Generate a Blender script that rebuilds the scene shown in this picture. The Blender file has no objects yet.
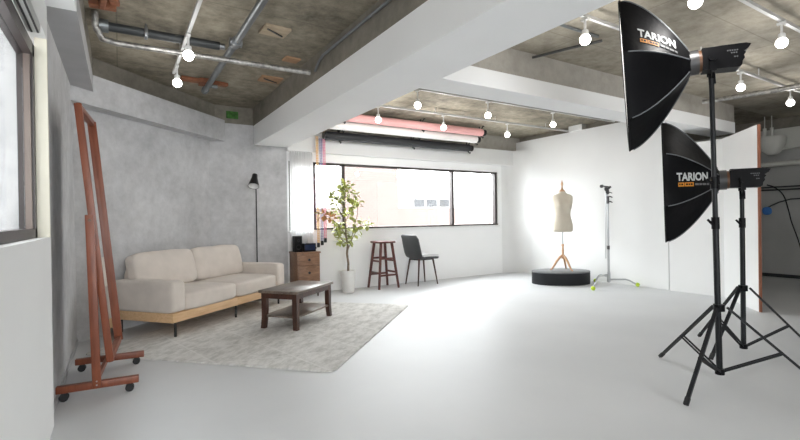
import bpy, bmesh, math, random
from mathutils import Vector, Matrix
random.seed(7)
S = bpy.context.scene
C = S.collection
PI = math.pi

# ------------------------------------------------------------------ camera
cam_d = bpy.data.cameras.new('camera')
cam = bpy.data.objects.new('camera', cam_d)
C.objects.link(cam)
cam_d.sensor_width = 36.0
cam_d.sensor_fit = 'HORIZONTAL'
cam_d.lens = 452.135 / 800 * 36.0
cam_d.clip_start = 0.02
cam_d.clip_end = 200
H = 1.15
RC = Matrix(((0.8501, 0.0147, -0.5264), (-0.5265, -0.0038, -0.8502), (-0.0145, 0.9999, 0.0045)))
q = RC.to_quaternion(); q.normalize()
M4 = q.to_matrix().to_4x4(); M4.translation = Vector((0, 0, H))
cam.matrix_world = M4
S.camera = cam

# ------------------------------------------------------------------ daylight and exposure
S.view_settings.view_transform = 'Standard'
S.view_settings.look = 'None'
S.view_settings.gamma = 1.0
S.view_settings.use_curve_mapping = False
S.view_settings.exposure = 0.16
W = bpy.data.worlds.new('sky'); S.world = W
W.use_nodes = True
bg = W.node_tree.nodes['Background']
bg.inputs[0].default_value = (0.955, 0.98, 1.0, 1)
bg.inputs[1].default_value = 21.0
S.cycles.max_bounces = 10
S.cycles.diffuse_bounces = 6
S.cycles.sample_clamp_indirect = 8.0


def portal(loc, direction, sx, sy):
    l = bpy.data.lights.new('window_daylight', 'AREA')
    l.shape = 'RECTANGLE'; l.size = sx; l.size_y = sy
    l.cycles.is_portal = True
    o = bpy.data.objects.new('window_daylight', l); C.objects.link(o)
    o.location = loc
    o.rotation_euler = Vector(direction).to_track_quat('-Z', 'Z').to_euler()
    return o


portal((-0.53, 0.35, 1.6), (1, 0, 0), 5.8, 1.06)
portal((4.38, 6.93, 1.51), (0, -1, 0), 4.4, 1.06)
portal((0.65, -3.57, 1.6), (0, 1, 0), 1.7, 1.6)  # portal of the added fill window behind the camera


# ------------------------------------------------------------------ materials
def nodes_of(m):
    m.use_nodes = True
    nt = m.node_tree
    return nt, nt.nodes['Principled BSDF']


def mat(name, col, rough=0.6, metal=0.0, var=0.06, scale=6.0, bump=0.0, bscale=None, spec=0.5, stretch=None, coat=0.0, sheen=0.0):
    """plain paint / plastic / fabric with a slight procedural variation of its own colour"""
    m = bpy.data.materials.new(name)
    nt, p = nodes_of(m)
    p.inputs['Roughness'].default_value = rough
    p.inputs['Metallic'].default_value = metal
    p.inputs['Specular IOR Level'].default_value = spec
    p.inputs['Coat Weight'].default_value = coat
    if sheen:
        p.inputs['Sheen Weight'].default_value = sheen
    tc = nt.nodes.new('ShaderNodeTexCoord')
    mp = nt.nodes.new('ShaderNodeMapping')
    nt.links.new(tc.outputs['Object'], mp.inputs['Vector'])
    if stretch:
        mp.inputs['Scale'].default_value = stretch
    n = nt.nodes.new('ShaderNodeTexNoise')
    n.inputs['Scale'].default_value = scale
    n.inputs['Detail'].default_value = 5
    nt.links.new(mp.outputs[0], n.inputs['Vector'])
    r = nt.nodes.new('ShaderNodeValToRGB')
    c = Vector(col[:3])
    r.color_ramp.elements[0].position = 0.3
    r.color_ramp.elements[1].position = 0.7
    r.color_ramp.elements[0].color = (*(c * (1 - var)), 1)
    r.color_ramp.elements[1].color = (*[min(1, x * (1 + var)) for x in c], 1)
    nt.links.new(n.outputs['Fac'], r.inputs['Fac'])
    nt.links.new(r.outputs[0], p.inputs['Base Color'])
    if bump:
        n2 = nt.nodes.new('ShaderNodeTexNoise')
        n2.inputs['Scale'].default_value = bscale or scale * 8
        n2.inputs['Detail'].default_value = 3
        nt.links.new(mp.outputs[0], n2.inputs['Vector'])
        b = nt.nodes.new('ShaderNodeBump')
        b.inputs['Strength'].default_value = bump
        b.inputs['Distance'].default_value = 0.01
        nt.links.new(n2.outputs['Fac'], b.inputs['Height'])
        nt.links.new(b.outputs[0], p.inputs['Normal'])
    return m


def wood(name, c1, c2, rough=0.45, axis=(14, 1.5, 14), scale=3.0):
    m = bpy.data.materials.new(name)
    nt, p = nodes_of(m)
    p.inputs['Roughness'].default_value = rough
    tc = nt.nodes.new('ShaderNodeTexCoord')
    mp = nt.nodes.new('ShaderNodeMapping')
    mp.inputs['Scale'].default_value = axis
    nt.links.new(tc.outputs['Object'], mp.inputs['Vector'])
    n = nt.nodes.new('ShaderNodeTexNoise')
    n.inputs['Scale'].default_value = scale
    n.inputs['Detail'].default_value = 8
    n.inputs['Distortion'].default_value = 0.6
    nt.links.new(mp.outputs[0], n.inputs['Vector'])
    r = nt.nodes.new('ShaderNodeValToRGB')
    r.color_ramp.elements[0].position = 0.32
    r.color_ramp.elements[1].position = 0.68
    r.color_ramp.elements[0].color = (*c1, 1)
    r.color_ramp.elements[1].color = (*c2, 1)
    nt.links.new(n.outputs['Fac'], r.inputs['Fac'])
    nt.links.new(r.outputs[0], p.inputs['Base Color'])
    return m


def concrete(name, dark, light, s1=1.2, s2=9.0, rough=0.85, bump=0.25, pos=(0.3, 0.75), lines=None):
    """mottled concrete: large stains, fine grain, pores; optional formwork joint lines"""
    m = bpy.data.materials.new(name)
    nt, p = nodes_of(m)
    p.inputs['Roughness'].default_value = rough
    L = nt.links.new
    tc = nt.nodes.new('ShaderNodeTexCoord')
    a = nt.nodes.new('ShaderNodeTexNoise'); a.inputs['Scale'].default_value = s1; a.inputs['Detail'].default_value = 9; a.inputs['Roughness'].default_value = 0.62
    b = nt.nodes.new('ShaderNodeTexNoise'); b.inputs['Scale'].default_value = s2; b.inputs['Detail'].default_value = 7; b.inputs['Roughness'].default_value = 0.7
    L(tc.outputs['Object'], a.inputs['Vector']); L(tc.outputs['Object'], b.inputs['Vector'])
    mx = nt.nodes.new('ShaderNodeMath'); mx.operation = 'MULTIPLY_ADD'
    mx.inputs[1].default_value = 0.45
    L(b.outputs['Fac'], mx.inputs[0])
    sc = nt.nodes.new('ShaderNodeMath'); sc.operation = 'MULTIPLY'; sc.inputs[1].default_value = 0.6
    L(a.outputs['Fac'], sc.inputs[0]); L(sc.outputs[0], mx.inputs[2])
    r = nt.nodes.new('ShaderNodeValToRGB')
    r.color_ramp.elements[0].position = pos[0]; r.color_ramp.elements[1].position = pos[1]
    r.color_ramp.elements[0].color = (*dark, 1); r.color_ramp.elements[1].color = (*light, 1)
    L(mx.outputs[0], r.inputs['Fac'])
    out = r.outputs[0]
    if lines:
        sx, sy = lines
        sep = nt.nodes.new('ShaderNodeSeparateXYZ'); L(tc.outputs['Object'], sep.inputs[0])
        fac = None
        for ax, per in ((0, sx), (1, sy)):
            md = nt.nodes.new('ShaderNodeMath'); md.operation = 'PINGPONG'; md.inputs[1].default_value = per / 2
            L(sep.outputs[ax], md.inputs[0])
            lt = nt.nodes.new('ShaderNodeMath'); lt.operation = 'LESS_THAN'; lt.inputs[1].default_value = 0.006
            L(md.outputs[0], lt.inputs[0])
            if fac is None:
                fac = lt.outputs[0]
            else:
                mm = nt.nodes.new('ShaderNodeMath'); mm.operation = 'MAXIMUM'
                L(fac, mm.inputs[0]); L(lt.outputs[0], mm.inputs[1]); fac = mm.outputs[0]
        k = nt.nodes.new('ShaderNodeMath'); k.operation = 'MULTIPLY'; k.inputs[1].default_value = 0.35
        L(fac, k.inputs[0])
        mix = nt.nodes.new('ShaderNodeMixRGB'); mix.inputs[2].default_value = (*[x * 0.55 for x in dark], 1)
        L(k.outputs[0], mix.inputs[0]); L(out, mix.inputs[1]); out = mix.outputs[0]
    L(out, p.inputs['Base Color'])
    if bump:
        bp = nt.nodes.new('ShaderNodeBump'); bp.inputs['Strength'].default_value = bump; bp.inputs['Distance'].default_value = 0.01
        L(b.outputs['Fac'], bp.inputs['Height']); L(bp.outputs[0], p.inputs['Normal'])
    return m


def glow(name, col, strength):
    m = bpy.data.materials.new(name)
    nt, p = nodes_of(m)
    p.inputs['Base Color'].default_value = (*col, 1)
    p.inputs['Emission Color'].default_value = (*col, 1)
    p.inputs['Emission Strength'].default_value = strength
    return m


def thin_glass(name, tint=(0.97, 0.98, 0.98), refl=0.06):
    m = bpy.data.materials.new(name)
    m.use_nodes = True
    nt = m.node_tree
    nt.nodes.clear()
    o = nt.nodes.new('ShaderNodeOutputMaterial')
    t = nt.nodes.new('ShaderNodeBsdfTransparent'); t.inputs[0].default_value = (*tint, 1)
    g = nt.nodes.new('ShaderNodeBsdfGlossy'); g.inputs['Roughness'].default_value = 0.02
    mx = nt.nodes.new('ShaderNodeMixShader'); mx.inputs[0].default_value = refl
    nt.links.new(t.outputs[0], mx.inputs[1]); nt.links.new(g.outputs[0], mx.inputs[2])
    nt.links.new(mx.outputs[0], o.inputs[0])
    return m


def translucent(name, col, fac=0.6):
    m = bpy.data.materials.new(name)
    m.use_nodes = True
    nt = m.node_tree
    nt.nodes.clear()
    o = nt.nodes.new('ShaderNodeOutputMaterial')
    d = nt.nodes.new('ShaderNodeBsdfDiffuse'); d.inputs[0].default_value = (*col, 1)
    t = nt.nodes.new('ShaderNodeBsdfTranslucent'); t.inputs[0].default_value = (*col, 1)
    mx = nt.nodes.new('ShaderNodeMixShader'); mx.inputs[0].default_value = fac
    nt.links.new(d.outputs[0], mx.inputs[1]); nt.links.new(t.outputs[0], mx.inputs[2])
    nt.links.new(mx.outputs[0], o.inputs[0])
    return m


def floor_material():
    m = bpy.data.materials.new('grey_coated_floor')
    nt, p = nodes_of(m)
    L = nt.links.new
    tc = nt.nodes.new('ShaderNodeTexCoord')
    a = nt.nodes.new('ShaderNodeTexNoise'); a.inputs['Scale'].default_value = 0.9; a.inputs['Detail'].default_value = 6
    L(tc.outputs['Object'], a.inputs['Vector'])
    r = nt.nodes.new('ShaderNodeValToRGB')
    r.color_ramp.elements[0].position = 0.35; r.color_ramp.elements[1].position = 0.7
    r.color_ramp.elements[0].color = (0.58, 0.59, 0.60, 1); r.color_ramp.elements[1].color = (0.63, 0.64, 0.65, 1)
    L(a.outputs['Fac'], r.inputs['Fac']); L(r.outputs[0], p.inputs['Base Color'])
    p.inputs['Roughness'].default_value = 0.5
    p.inputs['Specular IOR Level'].default_value = 0.28
    b = nt.nodes.new('ShaderNodeTexNoise'); b.inputs['Scale'].default_value = 35; b.inputs['Detail'].default_value = 4
    L(tc.outputs['Object'], b.inputs['Vector'])
    bp = nt.nodes.new('ShaderNodeBump'); bp.inputs['Strength'].default_value = 0.05; bp.inputs['Distance'].default_value = 0.01
    L(b.outputs['Fac'], bp.inputs['Height']); L(bp.outputs[0], p.inputs['Normal'])
    return m


def rug_material():
    m = bpy.data.materials.new('woven_rug')
    nt, p = nodes_of(m)
    L = nt.links.new
    p.inputs['Roughness'].default_value = 0.95
    p.inputs['Specular IOR Level'].default_value = 0.1
    tc = nt.nodes.new('ShaderNodeTexCoord')
    mp = nt.nodes.new('ShaderNodeMapping'); mp.inputs['Scale'].default_value = (2.2, 5.0, 1)
    L(tc.outputs['Object'], mp.inputs[0])
    a = nt.nodes.new('ShaderNodeTexNoise'); a.inputs['Scale'].default_value = 2.2; a.inputs['Detail'].default_value = 9; a.inputs['Roughness'].default_value = 0.75
    L(mp.outputs[0], a.inputs['Vector'])
    r = nt.nodes.new('ShaderNodeValToRGB')
    r.color_ramp.elements[0].position = 0.36; r.color_ramp.elements[1].position = 0.58
    r.color_ramp.elements[0].color = (0.47, 0.465, 0.44, 1); r.color_ramp.elements[1].color = (0.71, 0.70, 0.68, 1)
    L(a.outputs['Fac'], r.inputs['Fac'])
    # pale lattice of diamonds
    sep = nt.nodes.new('ShaderNodeSeparateXYZ'); L(tc.outputs['Object'], sep.inputs[0])
    facs = []
    for sgn in (1, -1):
        k = nt.nodes.new('ShaderNodeMath'); k.operation = 'MULTIPLY_ADD'; k.inputs[1].default_value = 0.62 * sgn
        L(sep.outputs[1], k.inputs[0]); L(sep.outputs[0], k.inputs[2])
        pp = nt.nodes.new('ShaderNodeMath'); pp.operation = 'PINGPONG'; pp.inputs[1].default_value = 0.31
        L(k.outputs[0], pp.inputs[0])
        lt = nt.nodes.new('ShaderNodeMath'); lt.operation = 'LESS_THAN'; lt.inputs[1].default_value = 0.012
        L(pp.outputs[0], lt.inputs[0]); facs.append(lt)
    mm = nt.nodes.new('ShaderNodeMath'); mm.operation = 'MAXIMUM'
    L(facs[0].outputs[0], mm.inputs[0]); L(facs[1].outputs[0], mm.inputs[1])
    k = nt.nodes.new('ShaderNodeMath'); k.operation = 'MULTIPLY'; k.inputs[1].default_value = 0.42
    L(mm.outputs[0], k.inputs[0])
    mix = nt.nodes.new('ShaderNodeMixRGB'); mix.inputs[2].default_value = (0.77, 0.765, 0.75, 1)
    L(k.outputs[0], mix.inputs[0]); L(r.outputs[0], mix.inputs[1])
    L(mix.outputs[0], p.inputs['Base Color'])
    w = nt.nodes.new('ShaderNodeTexNoise'); w.inputs['Scale'].default_value = 160
    L(tc.outputs['Object'], w.inputs['Vector'])
    bp = nt.nodes.new('ShaderNodeBump'); bp.inputs['Strength'].default_value = 0.4; bp.inputs['Distance'].default_value = 0.004
    L(w.outputs['Fac'], bp.inputs['Height']); L(bp.outputs[0], p.inputs['Normal'])
    return m


def brick_material():
    m = bpy.data.materials.new('pink_brick')
    nt, p = nodes_of(m)
    L = nt.links.new
    tc = nt.nodes.new('ShaderNodeTexCoord')
    mp = nt.nodes.new('ShaderNodeMapping'); mp.inputs['Rotation'].default_value = (PI / 2, 0, 0)
    L(tc.outputs['Object'], mp.inputs[0])
    b = nt.nodes.new('ShaderNodeTexBrick')
    b.inputs['Color1'].default_value = (0.094, 0.071, 0.065, 1); b.inputs['Color2'].default_value = (0.086, 0.065, 0.059, 1)
    b.inputs['Mortar'].default_value = (0.112, 0.096, 0.09, 1)
    b.inputs['Scale'].default_value = 4.0
    L(mp.outputs[0], b.inputs['Vector'])
    L(b.outputs['Color'], p.inputs['Base Color'])
    p.inputs['Roughness'].default_value = 0.9
    p.inputs['Specular IOR Level'].default_value = 0.0
    return m


MT = dict(
    white_wall=mat('white_wall_paint', (0.76, 0.765, 0.76), 0.75, var=0.015, scale=2, bump=0.04, bscale=60),
    back_wall=mat('white_wall_paint_glare', (0.88, 0.885, 0.885), 0.75, var=0.01, scale=2),  # wall white raised to imitate window glare on the back wall
    white_beam=mat('white_beam_paint', (0.90, 0.91, 0.915), 0.6, var=0.015, scale=2),
    grey_wall=concrete('grey_plaster', (0.38, 0.38, 0.386), (0.62, 0.62, 0.628), s1=1.6, s2=10, bump=0.08, pos=(0.35, 0.68)),
    grey_paint=mat('grey_painted_plaster', (0.44, 0.44, 0.45), 0.8, var=0.05, scale=5, bump=0.05),
    slab=concrete('bare_concrete_slab', (0.11, 0.095, 0.07), (0.42, 0.375, 0.29), s1=1.3, s2=9, bump=0.4, lines=(1.8, 0.9), pos=(0.38, 0.68)),
    slab_lit=concrete('bare_concrete_slab_lit', (0.19, 0.168, 0.13), (0.52, 0.475, 0.39), s1=1.1, s2=8, bump=0.35, lines=(1.8, 0.9), pos=(0.36, 0.70)),  # same slab, colour lightened to put brighter light into the front bay
    concrete=concrete('bare_concrete', (0.11, 0.098, 0.078), (0.32, 0.295, 0.25), s1=1.3, s2=8, bump=0.35),
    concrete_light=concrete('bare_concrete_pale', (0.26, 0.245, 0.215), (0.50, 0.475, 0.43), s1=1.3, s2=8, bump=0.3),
    corridor=mat('grey_corridor_paint', (0.45, 0.45, 0.44), 0.8, var=0.08, scale=2),
    corridor_pale=mat('pale_corridor_paint', (0.66, 0.66, 0.62), 0.7, var=0.05, scale=3),
    floor=floor_material(),
    rug=rug_material(),
    brick=brick_material(),
    facade=mat('white_facade', (0.36, 0.345, 0.335), 0.8, var=0.03),
    facade_glass=mat('facade_window', (0.046, 0.047, 0.049), 0.8, var=0.2, scale=1, spec=0.0),
    glass=thin_glass('window_glass'),
    frosted=thin_glass('frosted_window_glass', (0.575, 0.58, 0.58), 0.03),
    curtain=translucent('sheer_white_curtain', (0.9, 0.9, 0.9), 0.8),
    dark_frame=mat('dark_bronze_frame', (0.035, 0.025, 0.024), 0.4, var=0.1),
    bronze=mat('weathered_bronze_frame', (0.13, 0.10, 0.085), 0.4, 0.2, var=0.1, scale=3),
    alu=mat('grey_aluminium_rail', (0.55, 0.56, 0.57), 0.35, 0.7, var=0.03),
    groove=mat('dark_groove', (0.02, 0.02, 0.022), 0.7),
    cream=mat('cream_jamb_paint', (0.74, 0.71, 0.60), 0.6, var=0.03),
    orange_wood=wood('orange_stained_wood', (0.17, 0.044, 0.019), (0.25, 0.072, 0.032), 0.42, axis=(10, 10, 1.2)),
    pale_wood=wood('pale_oak', (0.60, 0.38, 0.20), (0.72, 0.49, 0.29), 0.5, axis=(1.5, 10, 18)),
    form_wood=wood('beech', (0.50, 0.28, 0.15), (0.63, 0.38, 0.22), 0.4, axis=(12, 12, 2)),
    walnut=wood('walnut_brown', (0.17, 0.085, 0.045), (0.30, 0.165, 0.095), 0.45, axis=(3, 12, 12)),
    dark_wood=wood('dark_stained_wood', (0.035, 0.015, 0.010), (0.085, 0.035, 0.022), 0.33, axis=(8, 8, 1.5)),
    table_wood=wood('worn_table_wood', (0.10, 0.075, 0.058), (0.23, 0.185, 0.15), 0.28, axis=(1.5, 9, 9), scale=4),
    stool_wood=wood('dark_red_stool_wood', (0.075, 0.022, 0.018), (0.14, 0.045, 0.035), 0.35, axis=(8, 8, 1.5)),
    fabric=mat('beige_upholstery', (0.66, 0.60, 0.545), 0.95, var=0.05, scale=8, bump=0.25, bscale=260, spec=0.15, sheen=0.15),
    black=mat('black_metal', (0.012, 0.012, 0.013), 0.4, var=0.1),
    black_plastic=mat('black_plastic', (0.006, 0.006, 0.007), 0.45, var=0.1, spec=0.12),
    stand=mat('black_anodised_tube', (0.008, 0.009, 0.011), 0.4, 0.0, var=0.1, spec=0.3),
    rubber=mat('black_rubber', (0.01, 0.01, 0.011), 0.6, var=0.1),
    soft_black=mat('black_softbox_fabric', (0.006, 0.006, 0.007), 0.5, var=0.15, scale=5, bump=0.25, bscale=14, spec=0.1),
    piping=mat('grey_piping', (0.13, 0.14, 0.15), 0.5, var=0.05),
    diffuser=mat('white_diffuser_fabric', (0.82, 0.82, 0.82), 0.8, var=0.02),
    print_grey=mat('pale_grey_print', (0.55, 0.57, 0.57), 0.6, var=0.02),
    print_dim=mat('dim_grey_print', (0.14, 0.145, 0.15), 0.6, var=0.02),
    print_orange=mat('orange_print', (0.65, 0.25, 0.02), 0.6, var=0.05),
    orange_ring=mat('brown_ring', (0.12, 0.05, 0.02), 0.4, var=0.05),
    chrome=mat('chrome', (0.45, 0.46, 0.47), 0.28, 1.0, var=0.02),
    dull_metal=mat('dull_steel', (0.30, 0.31, 0.32), 0.35, 0.9, var=0.08),
    dark_metal=mat('dark_cast_metal', (0.09, 0.09, 0.092), 0.4, 0.6, var=0.1),
    foil=mat('silver_foil_wrap', (0.40, 0.39, 0.37), 0.38, 0.75, var=0.45, scale=25, bump=0.8, bscale=45),
    insulation=mat('dark_pipe_insulation', (0.032, 0.036, 0.038), 0.5, var=0.15),
    galv=mat('galvanised_pipe', (0.20, 0.215, 0.22), 0.4, 0.6, var=0.12, scale=12),
    white_metal=mat('white_lacquered_metal', (0.80, 0.80, 0.79), 0.4, var=0.01),
    track_metal=mat('pale_grey_track', (0.55, 0.55, 0.54), 0.45, var=0.03),
    bulb=glow('lit_bulb', (1.0, 0.98, 0.95), 14.0),
    mirror=mat('mirror_glass', (0.86, 0.87, 0.87), 0.015, 1.0, var=0.0),
    canvas=mat('ivory_form_cloth', (0.66, 0.60, 0.50), 0.9, var=0.03, scale=10, bump=0.1, bscale=200),
    podium_side=mat('black_podium_side', (0.012, 0.013, 0.016), 0.6, var=0.1, spec=0.3),
    podium_top=mat('lit_podium_top', (0.13, 0.135, 0.14), 0.35, var=0.1),  # black podium's top painted lighter for the light falling on it
    tennis=mat('lime_felt', (0.55, 0.72, 0.05), 0.9, var=0.08, scale=30),
    pot=mat('white_glazed_pot', (0.78, 0.77, 0.74), 0.45, var=0.03),
    soil=mat('brown_soil', (0.10, 0.06, 0.035), 0.95, var=0.3, scale=40),
    bark=mat('grey_brown_bark', (0.20, 0.15, 0.11), 0.85, var=0.3, scale=30, bump=0.4),
    leaf=mat('olive_green_leaf', (0.36, 0.39, 0.11), 0.5, var=0.5, scale=9),
    leaf_brown=mat('dry_orange_leaf', (0.42, 0.20, 0.07), 0.6, var=0.3, scale=9),
    seat_grey=mat('charcoal_leather', (0.045, 0.048, 0.05), 0.45, var=0.1, scale=10),
    seat_pale=mat('pale_grey_leather', (0.62, 0.62, 0.62), 0.4, var=0.03),
    screen=mat('dark_blue_screen', (0.02, 0.03, 0.07), 0.15, var=0.2),
    pink=mat('pink_paper', (0.72, 0.38, 0.37), 0.7, var=0.03),
    white_paper=mat('white_paper', (0.82, 0.81, 0.79), 0.7, var=0.02),
    black_paper=mat('black_paper', (0.016, 0.017, 0.02), 0.6, var=0.1),
    chain_orange=mat('orange_chain', (0.75, 0.47, 0.20), 0.5),
    chain_blue=mat('blue_grey_chain', (0.24, 0.24, 0.42), 0.5),
    chain_pink=mat('pink_chain', (0.70, 0.20, 0.32), 0.5),
    orange_foam=mat('orange_foam', (0.26, 0.10, 0.05), 0.8, var=0.25, scale=20, bump=0.4),
    plywood=wood('plywood', (0.38, 0.30, 0.21), (0.48, 0.39, 0.28), 0.8, axis=(2, 8, 8)),
    ply_orange=wood('orange_plywood', (0.34, 0.20, 0.11), (0.44, 0.27, 0.16), 0.8, axis=(2, 8, 8)),
    panel_edge=wood('reddish_panel_edge', (0.24, 0.085, 0.045), (0.31, 0.12, 0.065), 0.6, axis=(12, 12, 1.5)),
    green_moss=mat('green_tape', (0.05, 0.16, 0.03), 0.8, var=0.4, scale=30),
    blue_cloth=mat('blue_cloth', (0.06, 0.22, 0.62), 0.7, var=0.1),
    ground=mat('asphalt', (0.35, 0.34, 0.33), 0.9),
)


# ------------------------------------------------------------------ mesh helpers
class MB:
    def __init__(self):
        self.bm = bmesh.new()

    def _merge(self, t, M=None):
        me = bpy.data.meshes.new('tmp')
        t.to_mesh(me); t.free()
        if M is not None:
            me.transform(M)
        self.bm.from_mesh(me)
        bpy.data.meshes.remove(me)

    def box(self, c, s, rot=None, bevel=0.0, seg=2):
        t = bmesh.new()
        bmesh.ops.create_cube(t, size=1)
        for v in t.verts:
            v.co = Vector((v.co.x * s[0], v.co.y * s[1], v.co.z * s[2]))
        if bevel > 0:
            bmesh.ops.bevel(t, geom=list(t.edges), offset=bevel, segments=seg, profile=0.5, affect='EDGES')
        M = Matrix.Translation(Vector(c))
        if rot is not None:
            M = M @ rot.to_4x4()
        self._merge(t, M)
        return self

    def span(self, a, b, bevel=0.0):
        a, b = Vector(a), Vector(b)
        return self.box((a + b) / 2, [abs(x) for x in (b - a)], None, bevel)

    def bar(self, p0, p1, w, d, up=(0, 0, 1), w1=None, d1=None, bevel=0.0):
        """rectangular bar from p0 to p1, w across, d the other way, optional taper"""
        p0, p1 = Vector(p0), Vector(p1)
        z = (p1 - p0); Ln = z.length; z.normalize()
        u = Vector(up)
        if abs(z.dot(u)) > 0.98:
            u = Vector((0, 1, 0))
        x = u.cross(z).normalized(); y = z.cross(x)
        w1 = w if w1 is None else w1; d1 = d if d1 is None else d1
        t = bmesh.new()
        vs = []
        for (ww, dd, k) in ((w, d, 0), (w1, d1, Ln)):
            for sx, sy in ((-1, -1), (1, -1), (1, 1), (-1, 1)):
                vs.append(t.verts.new(p0 + x * (sx * ww / 2) + y * (sy * dd / 2) + z * k))
        for f in ((3, 2, 1, 0), (4, 5, 6, 7), (0, 1, 5, 4), (1, 2, 6, 5), (2, 3, 7, 6), (3, 0, 4, 7)):
            t.faces.new([vs[i] for i in f])
        if bevel:
            bmesh.ops.bevel(t, geom=list(t.edges), offset=bevel, segments=2, profile=0.5, affect='EDGES')
        self._merge(t)
        return self

    def loft(self, rings, cap=True, closed=True):
        bm = self.bm
        R = [[bm.verts.new(Vector(p)) for p in ring] for ring in rings]
        n = len(R[0])
        for a, b in zip(R, R[1:]):
            for i in range(n if closed else n - 1):
                j = (i + 1) % n
                bm.faces.new((a[i], a[j], b[j], b[i]))
        if cap:
            bm.faces.new(list(reversed(R[0]))); bm.faces.new(R[-1])
        return self

    def tube(self, pts, r, n=10, cap=True):
        pts = [Vector(p) for p in pts]
        rs = r if isinstance(r, (list, tuple)) else [r] * len(pts)
        rings = []
        prev = None
        for i, p in enumerate(pts):
            t = (pts[min(i + 1, len(pts) - 1)] - pts[max(i - 1, 0)]).normalized()
            if prev is None:
                u = Vector((0, 0, 1)) if abs(t.z) < 0.9 else Vector((1, 0, 0))
                x = u.cross(t).normalized()
            else:
                x = (prev - t * prev.dot(t)).normalized()
            prev = x
            y = t.cross(x)
            rings.append([p + (x * math.cos(2 * PI * k / n) + y * math.sin(2 * PI * k / n)) * rs[i] for k in range(n)])
        return self.loft(rings, cap)

    def cyl(self, p0, p1, r0, r1=None, n=16):
        return self.tube([p0, p1], [r0, r0 if r1 is None else r1], n)

    def lathe(self, prof, c=(0, 0, 0), n=32, cap=True):
        c = Vector(c)
        return self.loft([[c + Vector((r * math.cos(2 * PI * k / n), r * math.sin(2 * PI * k / n), z)) for k in range(n)] for r, z in prof], cap)

    def prism(self, poly, axis, a, b):
        """polygon extruded along axis 0/1/2 from a to b; poly in the two other axes in order"""
        def mk(p, k):
            v = [0, 0, 0]; o = [i for i in range(3) if i != axis]
            v[axis] = k; v[o[0]] = p[0]; v[o[1]] = p[1]
            return Vector(v)
        return self.loft([[mk(p, a) for p in poly], [mk(p, b) for p in poly]])

    def pillow(self, c, half, n=5.0, res=10, rot=None, wob=0.0, crown=(0, 0, 0)):
        """rounded, slightly puffed cushion block"""
        t = bmesh.new()
        bmesh.ops.create_cube(t, size=2)
        bmesh.ops.subdivide_edges(t, edges=list(t.edges), cuts=res, use_grid_fill=True)
        ph = [random.uniform(0, 6) for _ in range(6)]
        for v in t.verts:
            p = v.co
            # bias grid to the edges
            p = Vector([math.copysign(abs(x) ** 0.75, x) for x in p])
            m = max(abs(p.x), abs(p.y), abs(p.z))
            k = (abs(p.x) ** n + abs(p.y) ** n + abs(p.z) ** n) ** (1 / n)
            qv = p / k
            ex = (1 - qv.y ** 2) * (1 - qv.z ** 2); ey = (1 - qv.x ** 2) * (1 - qv.z ** 2); ez = (1 - qv.x ** 2) * (1 - qv.y ** 2)
            o = Vector((qv.x * (half[0] + crown[0] * ex), qv.y * (half[1] + crown[1] * ey), qv.z * (half[2] + crown[2] * ez)))
            if wob:
                w = math.sin(o.x * 19 + ph[0] + o.z * 9) * math.sin(o.y * 17 + ph[1] + o.x * 5) + 0.6 * math.sin(o.z * 23 + ph[2] + o.x * 13)
                o += qv.normalized() * (w * wob)
            v.co = o
        M = Matrix.Translation(Vector(c))
        if rot is not None:
            M = M @ rot.to_4x4()
        self._merge(t, M)
        return self

    def ball(self, c, r, seg=16, sz=1.0):
        t = bmesh.new()
        bmesh.ops.create_uvsphere(t, u_segments=seg, v_segments=max(6, seg // 2), radius=r)
        for v in t.verts:
            v.co.z *= sz
        self._merge(t, Matrix.Translation(Vector(c)))
        return self

    def build(self, name, m, parent=None, smooth=40, label=None, kind=None):
        me = bpy.data.meshes.new(name)
        bmesh.ops.recalc_face_normals(self.bm, faces=list(self.bm.faces))
        self.bm.to_mesh(me); self.bm.free()
        me.materials.append(MT[m] if isinstance(m, str) else m)
        if smooth:
            me.polygons.foreach_set('use_smooth', [True] * len(me.polygons))
            me.set_sharp_from_angle(angle=math.radians(smooth))
        o = bpy.data.objects.new(name, me)
        C.objects.link(o)
        if parent is not None:
            o.parent = parent
        if label:
            o['label'] = label
        if kind:
            o['kind'] = kind
        return o


def tag(o, label, cat, group=None, kind=None):
    o['label'] = label; o['category'] = cat
    if group:
        o['group'] = group
    if kind:
        o['kind'] = kind
    return o


def thing(name, label, cat, loc=(0, 0, 0), rz=0.0, group=None):
    o = bpy.data.objects.new(name, None)
    o.empty_display_size = 0.1
    C.objects.link(o)
    o.location = loc; o.rotation_euler = (0, 0, rz)
    return tag(o, label, cat, group)


def struct(name, mb, m, parent=None, smooth=0):
    o = mb.build(name, m, parent, smooth)
    if parent is None:
        o['kind'] = 'structure'
    return o


def copy_thing(root, loc, label):
    r = root.copy(); C.objects.link(r)
    r.location = loc; r['label'] = label
    for ch in list(root.children):
        c = ch.copy(); C.objects.link(c); c.parent = r
        for g in list(ch.children):
            d = g.copy(); C.objects.link(d); d.parent = c
    return r


def rotz(a):
    return Matrix.Rotation(a, 3, 'Z')


# ------------------------------------------------------------------ the setting
SL = 2.78            # slab underside
YB = 6.76            # back wall
XL = -0.365          # grey left wall
XW = -0.335          # white left wall face
YR, XR = -3.5, 9.95  # rear and far right walls

struct('floor', MB().span((-0.7, YR - 0.2, -0.12), (XR + 0.3, YB + 0.25, 0.0)), 'floor')
struct('ceiling', MB().span((-0.7, YR - 0.2, SL), (2.15, YB + 0.25, SL + 0.2)).span((2.15, 3.2, SL), (XR + 0.3, YB + 0.25, SL + 0.2)), 'slab')
struct('ceiling_front', MB().span((2.15, YR - 0.2, SL), (XR + 0.3, 3.2, SL + 0.2)), 'slab_lit')

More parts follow.
